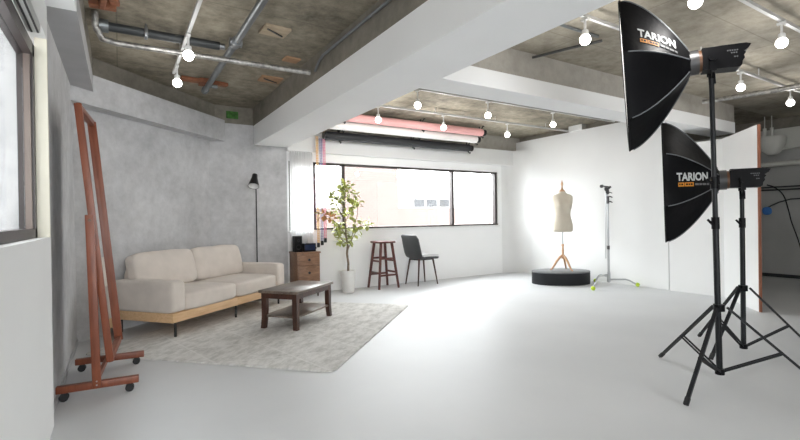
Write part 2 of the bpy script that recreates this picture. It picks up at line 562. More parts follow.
# left wall: white part with the long window, grey part behind it
wz0, wz1, wy0, wy1 = 1.07, 2.13, -2.55, 3.19
m = MB()
m.span((XW - 0.2, YR, 0), (XW, wy1 + 0.03, wz0))
m.span((XW - 0.2, YR, wz1 + 0.05), (XW, wy1 + 0.03, SL))
m.span((XW - 0.2, YR, wz0), (XW, wy0, wz1 + 0.05))
struct('wall_left', m, 'white_wall')
struct('trim_1', MB().span((XW - 0.055, wy1, wz0), (XW, wy1 + 0.03, wz1 + 0.05)), 'cream')
struct('wall_left_grey', MB().span((XL - 0.2, wy1 + 0.03, 0), (XL, 5.6, 2.5)), 'grey_wall')
struct('wall_left_concrete', MB().span((XL - 0.2, wy1 + 0.03, 2.5), (XL, 5.6, SL)), 'concrete')
struct('baseboard_left', MB().span((XL, wy1 + 0.03, 0), (XL + 0.012, 5.27, 0.04)), 'grey_paint')
# window in the left wall
wl = MB()
for (a, b) in ((wy0, wy0 + 0.05), (wy1 - 0.06, wy1), (0.3, 0.36), (-1.2, -1.14), (1.9, 1.96)):
    wl.span((XW - 0.125, a, wz0), (XW - 0.055, b, wz1))
wl.span((XW - 0.125, wy0, wz1 - 0.07), (XW - 0.055, wy1, wz1))
wl.span((XW - 0.125, wy0, wz0), (XW - 0.055, wy1, wz0 + 0.05))
w1 = struct('window_1', wl, 'dark_frame')
struct('jamb', MB().span((XW - 0.095, wy1 - 0.085, wz0 + 0.05), (XW - 0.065, wy1 - 0.06, wz1 - 0.07)), 'bronze', w1)
struct('pane', MB().span((XW - 0.098, wy0 + 0.05, wz0 + 0.05), (XW - 0.092, wy1 - 0.085, wz1 - 0.07)), 'frosted', w1)
rail = tag(MB().span((XW - 0.054, -0.5, wz1 + 0.005), (XW - 0.002, wy1 - 0.22, wz1 + 0.05)).build('curtain_rail', 'alu', None, 0),
           'grey twin-channel curtain rail above the window at the left edge', 'curtain rail')
for dx in (0.024, 0.05):
    MB().span((XW - 0.060 + dx - 0.004, -0.5, wz1 - 0.0), (XW - 0.060 + dx + 0.004, wy1 - 0.23, wz1 + 0.0045)).build('groove', 'groove', rail, 0)

# boxed beam along the left wall
struct('beam_left', MB().span((XL - 0.01, 3.2, 2.40), (-0.20, 5.45, 2.55)), 'grey_paint')
struct('beam_left_white', MB().span((XW, YR, 2.37), (-0.195, 3.2, SL)), 'white_beam')
struct('beam_left_concrete', MB().span((XL - 0.01, 3.2, 2.55), (-0.205, 5.45, SL)), 'concrete')

# diagonal wall behind the sofa, 45 degrees: y - x = KD
KD = 5.66
def diag(k0, k1, s0, s1, z0, z1):
    """box along the diagonal: s runs along (1,1)/sqrt2 measured in x, k is y-x"""
    mb = MB()
    poly = []
    for s, k in ((s0, k0), (s1, k0), (s1, k1), (s0, k1)):
        # keep x+y constant between k0 and k1 ends
        base = 2 * s + KD
        poly.append(((base - k) / 2, (base + k) / 2))
    return mb.prism(poly, 2, z0, z1)

struct('wall_diagonal', diag(KD, KD + 0.3, -0.55, 1.20, 0, 2.56), 'grey_wall')
struct('beam_diagonal', diag(KD - 0.24, KD, -0.53, 1.15, 2.265, 2.56), 'grey_wall')
struct('wall_diagonal_concrete', diag(KD - 0.06, KD + 0.3, -0.55, 1.25, 2.56, SL), 'concrete')

# grey column face beside it, then the back wall with the long window
struct('column_grey', MB().span((0.9, 6.735, 0), (2.16, YB + 0.2, 2.53)), 'grey_wall')
struct('column_concrete', MB().span((0.9, 6.75, 2.53), (2.16, YB + 0.2, SL)), 'concrete')
bx0, bx1, bz0, bz1 = 2.2, 6.53, 0.98, 2.05
m = MB()
m.span((2.16, YB, 0), (7.3, YB + 0.2, bz0))
m.span((2.16, YB, bz1), (7.3, YB + 0.2, 2.49))
m.span((2.16, YB, bz0), (bx0, YB + 0.2, bz1))
m.span((bx1, YB, bz0), (7.3, YB + 0.2, bz1))
struct('wall_back', m, 'back_wall')
struct('wall_back_concrete', MB().span((2.16, YB - 0.02, 2.49), (7.3, YB + 0.2, SL)), 'concrete_light')
struct('beam_back', MB().span((2.16, YB - 0.09, 2.19), (7.04, YB, 2.49)), 'white_wall')
wb = MB()
wb.span((bx0, YB + 0.02, bz1 - 0.035), (bx1, YB + 0.10, bz1))
wb.span((bx0, YB + 0.0, bz0), (bx1, YB + 0.10, bz0 + 0.03))
for a, b in ((bx0, bx0 + 0.05), (2.60, 2.64), (3.09, 3.145), (5.365, 5.415), (bx1 - 0.06, bx1)):
    wb.span((a, YB + 0.02, bz0), (b, YB + 0.10, bz1))
w2 = struct('window_2', wb, 'dark_frame')
for a, b in ((bx0 + 0.05, 2.60), (2.64, 3.09), (3.145, 5.365), (5.415, bx1 - 0.06)):
    struct('pane', MB().span((a, YB + 0.055, bz0 + 0.03), (b, YB + 0.061, bz1 - 0.035)), 'glass', w2)
struct('trim_2', MB().span((bx0 - 0.02, YB - 0.03, bz0 - 0.03), (bx1 + 0.02, YB + 0.0, bz0 - 0.002)), 'white_wall')

# right white wall (rounded corner into the back wall) and the concrete wall band above it
XC = 7.05
pts = [(5.9, YB - 0.004)]
Rc = 0.42
outer = []
arc = [(XC - Rc + Rc * math.sin(a), YB - 0.004 - Rc + Rc * math.cos(a)) for a in [k * PI / 2 / 12 for k in range(13)]]
struct('wall_corner', MB().prism(arc + [(XC, YB)], 2, 0, 2.49), 'white_wall', smooth=30)
struct('wall_right', MB().span((XC, 3.68, 0), (XC + 0.1, YB, 2.49)), 'white_wall')
struct('wall_right_upper', MB().span((XC, 3.68, 2.49), (XC + 0.1, YB - 0.02, 2.68)), 'white_wall')
struct('wall_right_concrete', MB().span((XC + 0.1, 3.3, 2.45), (XC + 0.3, YB + 0.2, SL)), 'concrete')
struct('column_white', MB().span((XC - 0.03, 5.14, 2.68), (XC + 0.09, 5.42, SL)), 'white_wall')
# corridor to the far right
struct('wall_far', MB().span((XR, YR, 0), (XR + 0.2, YB + 0.2, SL)), 'corridor')
struct('beam_far', MB().span((XR - 0.2, YR, 2.25), (XR, YB + 0.2, 2.60)), 'corridor_pale')
struct('wall_far_concrete', MB().span((XR - 0.205, YR, 2.60), (XR, YB + 0.2, SL)), 'concrete')
struct('baseboard_far', MB().span((XR - 0.02, YR, 0), (XR, YB, 0.06)), 'insulation')
struct('wall_corridor_end', MB().span((XC + 0.3, YB, 0), (XR, YB + 0.2, SL)), 'corridor')
# unseen rear wall; its window is added to let in fill light
m = MB()
m.span((XW, YR - 0.2, 0), (XR, YR, 0.8)); m.span((XW, YR - 0.2, 2.4), (XR, YR, SL))
m.span((XW, YR - 0.2, 0.8), (-0.2, YR, 2.4)); m.span((1.5, YR - 0.2, 0.8), (XR, YR, 2.4))
struct('wall_rear', m, 'white_wall')
wr_ = MB()
for x in (-0.2, 0.65, 1.45):
    wr_.span((x, YR - 0.12, 0.8), (x + 0.05, YR - 0.05, 2.4))
struct('rear_fill_window', wr_, 'dark_frame')

# the two boxed beams under the slab
struct('beam_main', MB().span((1.67, YR, 2.24), (2.16, 6.70, 2.52)), 'white_beam')
struct('beam_main_concrete', MB().span((1.67, YR, 2.52), (2.15, 6.74, SL)), 'concrete')
struct('beam_cross', MB().span((2.16, 3.15, 2.36), (7.95, 3.49, 2.525)), 'white_beam')
struct('beam_cross_concrete', MB().span((2.15, 3.155, 2.525), (7.94, 3.48, SL)), 'concrete_light')

# ground and the building across the lane
struct('ground_outside', MB().span((-12, 6.97, -3.2), (22, 26, -3.0)), 'ground')
struct('wall_outside', MB().span((-2.6, -6, -3), (-2.3, 9, 5.0)), 'facade')
bd = thing('building', 'pale brick and white building seen through the long back window', 'building', (8.0, 11.5, -3.0))
MB().span((-9, 0.0, 0), (9, 0.4, 4.45)).build('brick_wall', 'brick', bd, 0)
MB().span((-9, 0.02, 4.45), (9, 0.4, 5.15)).build('upper_wall', 'facade', bd, 0)
MB().span((-2.75, -0.12, 0), (-1.0, 0.02, 5.6)).build('brick_pier', 'brick', bd, 0)
for k, x in enumerate((-0.35, 0.12, 0.6)):
    MB().span((x, -0.01, 4.48), (x + 0.38, 0.018, 4.72)).build('window', 'facade_glass', bd, 0)

# ------------------------------------------------------------------ white panels closing the right side
P0, P1, P2 = Vector((XC - 0.02, 3.66)), Vector((7.03, 2.92)), Vector((6.285, 2.255))
def panel(a, b, z, label, edge=False):
    d = (b - a); L_ = d.length; d.normalize(); nrm = Vector((-d.y, d.x))
    mid = (a + b) / 2
    t = thing('white_panel', label, 'panel', (mid.x, mid.y, 0), math.atan2(d.y, d.x), 'white standing panels')
    MB().box((0, 0, z / 2), (L_ - 0.012, 0.026, z)).build('board', 'white_wall', t, 0)
    if edge:
        MB().box((L_ / 2 + 0.001, 0, z / 2), (0.012, 0.030, z)).build('edge_strip', 'panel_edge', t, 0)
    return t
panel(P0, P1, 2.17, 'tall white panel joining the right wall behind the lower softbox', False)
panel(P1, P2, 2.17, 'tall white panel with a reddish wooden edge behind the softbox stands', True)

# ------------------------------------------------------------------ rug
ra = Vector((0.7105, 0.7037)); rb = Vector((-0.70, 0.714))
def rounded_rect(w, h, r, n=6):
    o = []
    for cx, cy, a0 in ((w - r, r, -PI / 2), (w - r, h - r, 0), (r, h - r, PI / 2), (r, r, PI)):
        for k in range(n + 1):
            a = a0 + PI / 2 * k / n
            o.append((cx + r * math.cos(a), cy + r * math.sin(a)))
    return o
rg = MB().prism(rounded_rect(2.64, 2.32, 0.07), 2, 0.0, 0.011).build('area_rug', 'rug', None, 0)
rg.location = (1.335, 3.135, 0.0005); rg.rotation_euler = (0, 0, math.radians(44.7))
tag(rg, 'pale grey patterned rug under the sofa and coffee table', 'rug')
RT = 0.0125

# ------------------------------------------------------------------ sofa
sofa = thing('sofa', 'beige two-seat sofa with pale wood base and thin black legs', 'sofa', (0.447, 4.908, RT), math.atan2(0.638, 0.77))
SLn = 1.90
# rail in two lengths meeting at the middle
for a, b in ((-0.035, 0.925), (0.929, SLn)):
    MB().span((a, 0.0, 0.145), (b, 0.80, 0.235), 0.004).build('base_rail', 'pale_wood', sofa)
for x in (0.03, 0.93, 1.80):
    for y in (0.035, 0.74):
        MB().cyl((x, y, 0.0), (x, y, 0.145), 0.013, n=12).build('leg', 'black', sofa)
MB().pillow((0.045, 0.395, 0.392), (0.085, 0.405, 0.157), n=11, res=8).build('armrest', 'fabric', sofa, 60)
MB().pillow((SLn - 0.085, 0.395, 0.392), (0.085, 0.405, 0.157), n=11, res=8).build('armrest', 'fabric', sofa, 60)
MB().pillow((0.93, 0.760, 0.445), (0.82, 0.045, 0.215), n=10, res=8).build('backrest', 'fabric', sofa, 60)
for cx in (0.53, 1.335):
    MB().pillow((cx, 0.335, 0.322), (0.40, 0.35, 0.092), n=9, res=12, crown=(0, 0, 0.014), wob=0.0015).build('seat_cushion', 'fabric', sofa, 60)
rot = Matrix.Rotation(math.radians(-14), 3, 'X')
for cx, rzz in ((0.485, 0.02), (1.315, -0.03)):
    MB().pillow((cx, 0.645, 0.605), (0.425, 0.078, 0.205), n=7, res=12, rot=rotz(rzz) @ rot, crown=(0.0, 0.035, 0.0), wob=0.004).build('back_cushion', 'fabric', sofa, 60)

# ------------------------------------------------------------------ coffee table
tb = thing('coffee_table', 'low dark wood coffee table with a lower shelf standing on the rug', 'table', (1.522, 4.506, RT), math.atan2(0.633, 0.774))
LX, LY = 0.72, 0.395
for x, y in ((0, 0), (LX, 0), (0, LY), (LX, LY)):
    ox = -1 if x == 0 else 1; oy = -1 if y == 0 else 1
    lg = MB()
    prof = [(0.0, 0.010, 0.024), (0.05, 0.006, 0.0245), (0.12, 0.001, 0.0255), (0.20, 0.0, 0.0265), (0.37, 0.0, 0.0275)]
    rings = []
    for z, off, hw in prof:
        cx = x + ox * (off - 0.012) ; cy = y + oy * (off - 0.012)
        rings.append([(cx - hw, cy - hw, z), (cx + hw, cy - hw, z), (cx + hw, cy + hw, z), (cx - hw, cy + hw, z)])
    lg.loft(rings).build('leg', 'dark_wood', tb, 30)
ap = MB()
ap.span((0.015, -0.012, 0.315), (LX - 0.015, 0.010, 0.372)); ap.span((0.015, LY - 0.010, 0.315), (LX - 0.015, LY + 0.012, 0.372))
ap.span((-0.012, 0.015, 0.315), (0.010, LY - 0.015, 0.372)); ap.span((LX - 0.010, 0.015, 0.315), (LX + 0.012, LY - 0.015, 0.372))
ap.build('apron', 'dark_wood', tb, 0)
MB().span((-0.034, -0.04, 0.372), (LX + 0.034, LY + 0.04, 0.400), 0.006).build('tabletop', 'table_wood', tb)
MB().span((-0.005, -0.005, 0.118), (LX + 0.005, LY + 0.005, 0.138), 0.003).build('shelf', 'table_wood', tb)

# ------------------------------------------------------------------ wheeled mirror
mr = thing('standing_mirror', 'tall tilting mirror in an orange-brown wooden frame on castors by the left wall', 'mirror', (-0.102, 3.93, 0), math.radians(-5))
for s in (-1, 1):
    y = s * 0.325
    rl = MB().span((-0.235, y - 0.022, 0.055), (0.225, y + 0.022, 0.10), 0.003).build('base_rail', 'orange_wood', mr)
    for x in (-0.19, 0.175):
        cs = MB()
        cs.box((x, y, 0.052), (0.03, 0.03, 0.006))
        for k in (-1, 1):
            cs.cyl((x - 0.004, y + k * 0.006, 0.0265), (x - 0.004, y + k * 0.019, 0.0265), 0.026, n=18)
        cs.box((x, y, 0.036), (0.018, 0.012, 0.03))
        cs.build('caster', 'rubber', mr)
    po = MB().bar((-0.012, s * 0.352, 0.065), (-0.037, s * 0.352, 1.20), 0.05, 0.018, up=(0, 1, 0), bevel=0.003).build('post', 'orange_wood', mr)
    for z in (0.083, 0.108):
        MB().cyl((-0.012, s * 0.361, z), (-0.012, s * 0.3645, z), 0.005, n=10).build('bolt', 'chrome', po)
    MB().cyl((-0.036, s * 0.361, 1.165), (-0.036, s * 0.366, 1.165), 0.010, n=12).build('bolt', 'orange_ring', po)
MB().bar((-0.012, -0.31, 0.115), (-0.012, 0.31, 0.115), 0.02, 0.035).build('cross_bar', 'orange_wood', mr)
# tilted mirror frame; pivot at (-0.036, 1.165)
tilt = math.atan2(0.156, 1.725)
def fp(y, h):
    """point on the tilted frame, h measured along it from the pivot"""
    return (-0.026 - h * math.sin(tilt), y, 1.165 + h * math.cos(tilt))
h0, h1, hw = -0.955, 0.77, 0.31
for s in (-1, 1):
    MB().bar(fp(s * (hw + 0.0), h0), fp(s * (hw + 0.0), h1), 0.043, 0.024, up=(0, 1, 0), bevel=0.002).build('frame_stile', 'orange_wood', mr)
for h in (h0 + 0.012, h1 - 0.012):
    MB().bar(fp(-hw + 0.011, h), fp(hw - 0.011, h), 0.024, 0.041, up=(math.sin(tilt), 0, -math.cos(tilt)), bevel=0.002).build('frame_rail', 'orange_wood', mr)
nx = Vector((math.cos(tilt), 0, math.sin(tilt)))
t = MB(); mid = Vector(fp(0, (h0 + h1) / 2)) - nx * 0.011
t.box(mid, (0.008, 2 * hw - 0.022, h1 - h0 - 0.05), Matrix.Rotation(-tilt, 3, 'Y'))
t.build('mirror_glass', 'mirror', mr, 0)

# ------------------------------------------------------------------ floor lamp
fl = thing('floor_lamp', 'black floor lamp with a cone shade behind the sofa end', 'lamp', (1.66, 6.575, 0))
MB().lathe([(0.10, 0.0), (0.10, 0.012), (0.02, 0.022), (0.012, 0.03)], n=32).build('base', 'black', fl)
MB().tube([(0, 0, 0.02), (0, 0, 1.55), (0, 0, 1.70), (-0.008, 0, 1.735)], 0.009, 10).build('pole', 'black', fl)
sh = MB()
d = Vector((-0.25, -0.50, -1)).normalized()
tp = Vector((-0.012, 0, 1.80))
ax = d; x_ = ax.orthogonal().normalized(); y_ = ax.cross(x_)
rings = []
for r, k in ((0.022, 0), (0.036, 0.004), (0.042, 0.06), (0.078, 0.20), (0.076, 0.20), (0.038, 0.06)):
    rings.append([tp + ax * k + (x_ * math.cos(2 * PI * i / 28) + y_ * math.sin(2 * PI * i / 28)) * r for i in range(28)])
sh.loft(rings)
sh.build('lamp_shade', 'black', fl)
rf = MB(); rings = []
for r, k in ((0.037, 0.055), (0.0745, 0.196), (0.0735, 0.196), (0.036, 0.055)):
    rings.append([tp + ax * k + (x_ * math.cos(2 * PI * i / 28) + y_ * math.sin(2 * PI * i / 28)) * r for i in range(28)])
rf.loft(rings, cap=False)
rf.build('reflector', 'white_metal', fl)
MB().ball(tp + ax * 0.13, 0.03, 14).build('bulb', 'white_paper', fl)

# ------------------------------------------------------------------ cabinet, speaker, clock
cb = thing('drawer_cabinet', 'small walnut cabinet with two drawers beside the grey column', 'cabinet', (2.36, 6.56, 0))
cw, cdp = 0.175, 0.17
MB().span((-cw, -cdp, 0.185), (cw, cdp, 0.645), 0.003).build('body', 'walnut', cb)
MB().span((-cw - 0.012, -cdp - 0.015, 0.645), (cw + 0.012, cdp, 0.667), 0.003).build('top_board', 'walnut', cb)
for z0, z1 in ((0.475, 0.63), (0.20, 0.465)):
    dr = MB().span((-cw + 0.012, -cdp - 0.016, z0), (cw - 0.012, -cdp, z1), 0.003).build('drawer', 'walnut', cb)
    MB().cyl((0, -cdp - 0.016, (z0 + z1) / 2 + (0.03 if z1 < 0.5 else 0)), (0, -cdp - 0.032, (z0 + z1) / 2 + (0.03 if z1 < 0.5 else 0)), 0.016, 0.02, 14).build('knob', 'black', dr)
for x in (-1, 1):
    for y in (-1, 1):
        MB().cyl((x * (cw - 0.025), y * (cdp - 0.03), 0), (x * (cw - 0.03), y * (cdp - 0.03), 0.185), 0.010, 0.016, 10).build('leg', 'dark_wood', cb)
sp = thing('speaker', 'small upright black speaker on the walnut cabinet', 'speaker', (2.235, 6.52, 0.667))
MB().span((-0.055, -0.06, 0.0), (0.055, 0.06, 0.235), 0.004).build('case', 'black_plastic', sp)
for z, r in ((0.075, 0.04), (0.17, 0.022)):
    MB().lathe([(r, 0), (r * 0.9, 0.004), (r * 0.4, -0.004), (0.004, -0.002)], n=20).build('driver', 'rubber', sp).matrix_local = Matrix.Translation((0, -0.06, z)) @ Matrix.Rotation(PI / 2, 4, 'X')
ck = thing('table_clock', 'low dark box with a blue screen beside the black speaker', 'clock', (2.405, 6.49, 0.667))
MB().box((0, 0, 0.062), (0.19, 0.09, 0.122), None, 0.006).build('case', 'black_plastic', ck)
MB().span((-0.078, -0.0475, 0.022), (0.078, -0.045, 0.104)).build('screen', 'screen', ck, 0)
MB().cyl((0.098, -0.01, 0.05), (0.112, -0.01, 0.05), 0.012, n=12).build('knob', 'black', ck)

# sheer curtain in the nook
cv = MB()
nx_ = 48
rows = []
for z in (0.71, 2.185):
    rows.append([(2.19 + 0.38 * i / nx_, 6.685 + 0.018 * math.sin(i * 1.35) + 0.006 * math.sin(i * 0.7), z) for i in range(nx_ + 1)])
rows2 = [[(p[0], p[1] + 0.002, p[2]) for p in r] for r in rows]
cv.loft([rows[0], rows[1], rows2[1], rows2[0]], cap=False, closed=False)
tag(cv.build('sheer_curtain', 'curtain', None, 60), 'sheer white curtain hanging beside the grey column', 'curtain')

# ------------------------------------------------------------------ rolled backdrops with their chains
def backdrop(name, m, x0, x1, y, z, r, label):
    t = thing(name, label, 'backdrop roll', (0, y, z), 0, 'rolled backdrops above the back window')
    MB().cyl((x0, 0, 0), (x1, 0, 0), r, n=24).build('paper_roll', m, t)
    e = MB().cyl((x1, 0, 0), (x1 + 0.05, 0, 0), r * 0.55, n=14); e.cyl((x1 + 0.05, 0, 0), (x1 + 0.075, 0, 0), r * 0.85, n=14)
    e.build('end_cap', 'black', t)
    e = MB().cyl((x0 - 0.035, 0, 0), (x0, 0, 0), r * 0.85, n=14)
    e.build('chain_wheel', 'black', t)
    for xb in (x1 + 0.02, (x0 + x1) / 2 + 0.2, x0 + 0.25):
        MB().tube([(xb, 0.0, -r - 0.035), (xb, -0.02, -r - 0.02), (xb, 0.03, -r - 0.008), (xb, r + 0.02, 0.0), (xb, r + 0.02, SL - z)], 0.011, 8).build('hook', 'black', t)
        MB().tube([(xb - 0.03, -0.01, r + 0.002), (xb + 0.0, -0.02, r + 0.05), (xb + 0.02, -0.02, r + 0.045)], 0.010, 8).build('clip', 'black', t)
    return t
backdrop('backdrop_roll', 'black_paper', 2.70, 5.56, 6.50, 2.435, 0.066, 'black backdrop roll, lowest of the three above the back window')
backdrop('backdrop_roll', 'white_paper', 2.66, 5.56, 6.30, 2.565, 0.066, 'white backdrop roll between the black and pink rolls')
backdrop('backdrop_roll', 'pink', 2.60, 5.54, 6.12, 2.66, 0.064, 'pink backdrop roll, highest of the three above the back window')
def chain(x, y, ztop, zbot, m, label, dx=0.03, n=64):
    t = thing('backdrop_chain', label, 'chain', (x, y, zbot), 0, 'hanging backdrop chains')
    b = MB()
    for s in (-1, 1):
        for k in range(n):
            z = 0.07 + (ztop - zbot - 0.07) * (k + 0.5) / n
            b.box((s * dx / 2, 0, z), (0.016, 0.010, (ztop - zbot) / n * 0.62))
        b.cyl((s * dx / 2, 0, 0.05), (s * dx / 2, 0, ztop - zbot), 0.0035, n=6)
    b.build('strand', m, t, 0)
    MB().box((0, 0, 0.035), (0.045, 0.022, 0.07), None, 0.006).build('weight', 'black', t)
chain(2.60, 6.60, 2.43, 0.715, 'chain_orange', 'orange backdrop chain, nearest the sheer curtain of the three', 0.022)
chain(2.662, 6.60, 2.40, 0.745, 'chain_blue', 'blue-grey backdrop chain between the orange and pink chains', 0.026)
chain(2.715, 6.60, 2.40, 0.785, 'chain_pink', 'pink backdrop chain hanging nearest the small tree', 0.026)

# ------------------------------------------------------------------ potted tree
pt = thing('potted_tree', 'slim leafy tree in a tall white pot under the back window', 'plant', (3.02, 6.44, 0))
MB().lathe([(0.086, 0), (0.092, 0.01), (0.123, 0.335), (0.125, 0.345), (0.110, 0.345), (0.106, 0.315), (0.002, 0.31)], n=36).build('pot', 'pot', pt)
MB().lathe([(0.099, 0.29), (0.099, 0.318), (0.05, 0.326), (0.003, 0.328)], n=24).build('soil', 'soil', pt)
trunk = MB()
tp_ = [(0, 0, 0.30), (0.005, 0, 0.45), (-0.012, 0.005, 0.60), (0.0, 0.0, 0.74), (-0.03, 0.0, 0.90), (-0.03, 0.0, 1.1), (-0.06, 0, 1.32), (-0.04, 0, 1.55), (-0.03, 0, 1.70)]
trunk.tube(tp_, [0.021, 0.019, 0.019, 0.018, 0.014, 0.011, 0.009, 0.006, 0.004], 8)
br = [((-0.012, 0.005, 0.62), (0.05, -0.02, 0.80), (0.13, -0.04, 0.95), (0.20, -0.03, 1.03), (0.34, -0.03, 1.05)),
      ((0.0, 0, 0.74), (-0.10, 0.02, 0.84), (-0.16, 0.03, 0.93), (-0.19, 0.0, 1.0)),
      ((-0.03, 0, 0.90), (-0.16, -0.02, 1.06), (-0.28, -0.03, 1.16), (-0.42, -0.02, 1.22)),
      ((0.05, -0.02, 0.80), (0.10, -0.05, 1.05), (0.16, -0.04, 1.22), (0.18, 0.0, 1.42)),
      ((-0.03, 0, 1.1), (0.04, 0.03, 1.22), (0.11, 0.03, 1.36), (0.13, 0.0, 1.52)),
      ((-0.03, 0, 1.1), (-0.14, 0.0, 1.28), (-0.20, 0.0, 1.40), (-0.24, 0.02, 1.46)),
      ((-0.06, 0, 1.32), (-0.13, 0.02, 1.48), (-0.16, 0.0, 1.60)),
      ((-0.05, 0, 1.45), (0.02, -0.02, 1.56), (0.05, -0.02, 1.66))]
for b in br:
    trunk.tube(b, [0.008 - 0.005 * k / (len(b) - 1) for k in range(len(b))], 6)
trunk.build('trunk', 'bark', pt, 60)
def leaf(mb, p, d, up, L_, w_):
    d = d.normalized(); s = d.cross(up)
    if s.length < 1e-3:
        s = Vector((1, 0, 0))
    s.normalize(); n_ = s.cross(d).normalized()
    bm = mb.bm
    prof = [(0, 0.02), (0.25, 0.8), (0.5, 1.0), (0.75, 0.75), (1.0, 0.03)]
    rows_ = []
    for k, w in prof:
        c = p + d * (L_ * k) - n_ * (L_ * 0.18 * k * k)
        rows_.append((bm.verts.new(c - s * (w * w_ / 2) + n_ * w * w_ * 0.12), bm.verts.new(c), bm.verts.new(c + s * (w * w_ / 2) + n_ * w * w_ * 0.12)))
    for a, b in zip(rows_, rows_[1:]):
        bm.faces.new((a[0], a[1], b[1], b[0])); bm.faces.new((a[1], a[2], b[2], b[1]))
rl_ = random.Random(3)
lf, lb = MB(), MB()
tips = []
for b in br + [tuple(tp_[4:])]:
    b = [Vector(p) for p in b]
    for i in range(len(b) - 1):
        k0 = 0.35 if i == 0 else 0.0
        for j in range(4):
            k = k0 + (1 - k0) * rl_.random()
            tips.append(b[i].lerp(b[i + 1], k))
    tips += [b[-1]] * 5
for p in tips:
    if p.z < 0.76:
        continue
    for _ in range(2):
        d = Vector((rl_.gauss(0, 1), rl_.gauss(0, 0.8), rl_.gauss(0.15, 0.6)))
        off = d.normalized() * rl_.uniform(0.0, 0.05)
        brown = p.x < -0.24 and p.z < 1.32 and rl_.random() < 0.75
        leaf(lb if brown else lf, p + off, d, Vector((rl_.gauss(0, 0.4), rl_.gauss(-0.3, 0.4), 1)).normalized(), rl_.uniform(0.075, 0.12), rl_.uniform(0.045, 0.068))
for _ in range(26):      # low cluster around the fork
    p = Vector((rl_.uniform(-0.17, 0.05), rl_.uniform(-0.08, 0.06), rl_.uniform(0.76, 0.95)))
    leaf(lf, p, Vector((rl_.gauss(0, 1), rl_.gauss(0, 1), rl_.gauss(-0.1, 0.5))), Vector((0, -0.2, 1)), rl_.uniform(0.08, 0.12), rl_.uniform(0.05, 0.07))
lf.build('foliage', 'leaf', pt, 0)
lb.build('dry_foliage', 'leaf_brown', pt, 0, label='dry orange-brown leaves')

# ------------------------------------------------------------------ bar stool
st = thing('bar_stool', 'tall dark reddish wooden bar stool under the back window', 'stool', (3.70, 6.525, 0), 0.05)
MB().box((0, 0, 0.757), (0.31, 0.31, 0.035), None, 0.012, 3).build('seat', 'stool_wood', st)
def sl(sx, sy, z):
    k = 1 - z / 0.74
    return Vector((sx * (0.105 + 0.085 * k), sy * (0.105 + 0.065 * k), z))
for sx in (-1, 1):
    for sy in (-1, 1):
        MB().bar(sl(sx, sy, 0), sl(sx, sy, 0.74), 0.03, 0.03, up=(0, 1, 0), w1=0.036, d1=0.036, bevel=0.003).build('leg', 'stool_wood', st)
for a, b in (((-1, -1), (1, -1)), ((-1, 1), (1, 1))):
    MB().bar(sl(*a, 0.49), sl(*b, 0.49), 0.018, 0.03).build('stretcher', 'stool_wood', st)
    MB().bar(sl(*a, 0.22), sl(*b, 0.22), 0.018, 0.03).build('stretcher', 'stool_wood', st)
for a, b in (((-1, -1), (-1, 1)), ((1, -1), (1, 1))):
    MB().bar(sl(*a, 0.45), sl(*b, 0.45), 0.018, 0.03).build('stretcher', 'stool_wood', st)
    MB().bar(sl(*a, 0.26), sl(*b, 0.26), 0.018, 0.03).build('stretcher', 'stool_wood', st)

# ------------------------------------------------------------------ shell chair (its back is towards the camera, it faces right)
ch = thing('side_chair', 'charcoal shell chair with a pale seat pad and thin dark legs beside the bar stool', 'chair', (4.43, 6.47, 0), math.radians(4))
prof = [(0.24, 0.445), (0.225, 0.462), (0.15, 0.470), (0.0, 0.455), (-0.12, 0.452), (-0.175, 0.475), (-0.205, 0.54), (-0.235, 0.66), (-0.262, 0.78), (-0.275, 0.845), (-0.278, 0.86)]
hwid = [0.17, 0.20, 0.215, 0.22, 0.22, 0.225, 0.23, 0.23, 0.225, 0.205, 0.17]
def shell_rings(off):
    rings_ = []
    for i, ((x, z), w) in enumerate(zip(prof, hwid)):
        a = Vector(prof[max(i - 1, 0)]); b = Vector(prof[min(i + 1, len(prof) - 1)])
        tg = (b - a).normalized(); nr = Vector((tg.y, -tg.x))  # towards the sitter
        row = []
        for k in range(11):
            y = -w + 2 * w * k / 10
            curl = 0.035 * (abs(y) / w) ** 3 * (1.0 if 2 < i < 9 else 0.4)
            pnt = Vector((x, z)) - nr * (off - curl)
            row.append((pnt.x, y, pnt.y))
        rings_.append(row)
    return rings_
fr = shell_rings(0.0); bk = shell_rings(0.022)
shl = MB()
loop = [f + list(reversed(b)) for f, b in zip(fr, bk)]
shl.loft(loop)
shl.build('seat_shell', 'seat_grey', ch, 60)
pad = MB()
pr = [[(x, y * 0.95, z + 0.042) for (x, y, z) in row] for row in fr[0:5]]
pb = [[(x, y * 0.97, z + 0.001) for (x, y, z) in row] for row in fr[0:5]]
pad.loft([f + list(reversed(b)) for f, b in zip(pr, pb)])
pad.build('seat_pad', 'seat_pale', ch, 60)
for sx in (-1, 1):
    for sy in (-1, 1):
        MB().cyl((sx * 0.215, sy * 0.175, 0), (sx * 0.15, sy * 0.13, 0.445), 0.011, 0.017, 12).build('leg', 'dark_wood', ch)
MB().box((0, 0, 0.432), (0.29, 0.24, 0.018)).build('seat_frame', 'black', ch)

# ------------------------------------------------------------------ podium and dress form
pd = thing('podium', 'round black display podium on the floor near the white corner', 'podium', (6.38, 5.12, 0), math.radians(-31.8))
pd.scale = (0.97, 0.68, 1.0)
MB().lathe([(0.50, 0), (0.50, 0.195)], n=64).build('side', 'podium_side', pd)
MB().lathe([(0.503, 0.195), (0.503, 0.21), (0.495, 0.215)], n=64).build('top_board', 'podium_top', pd)
PZ = 0.215
df = thing('dress_form', 'ivory cloth dress form on a wooden tripod standing on the podium', 'dress form', (6.43, 5.11, PZ), math.radians(-128))
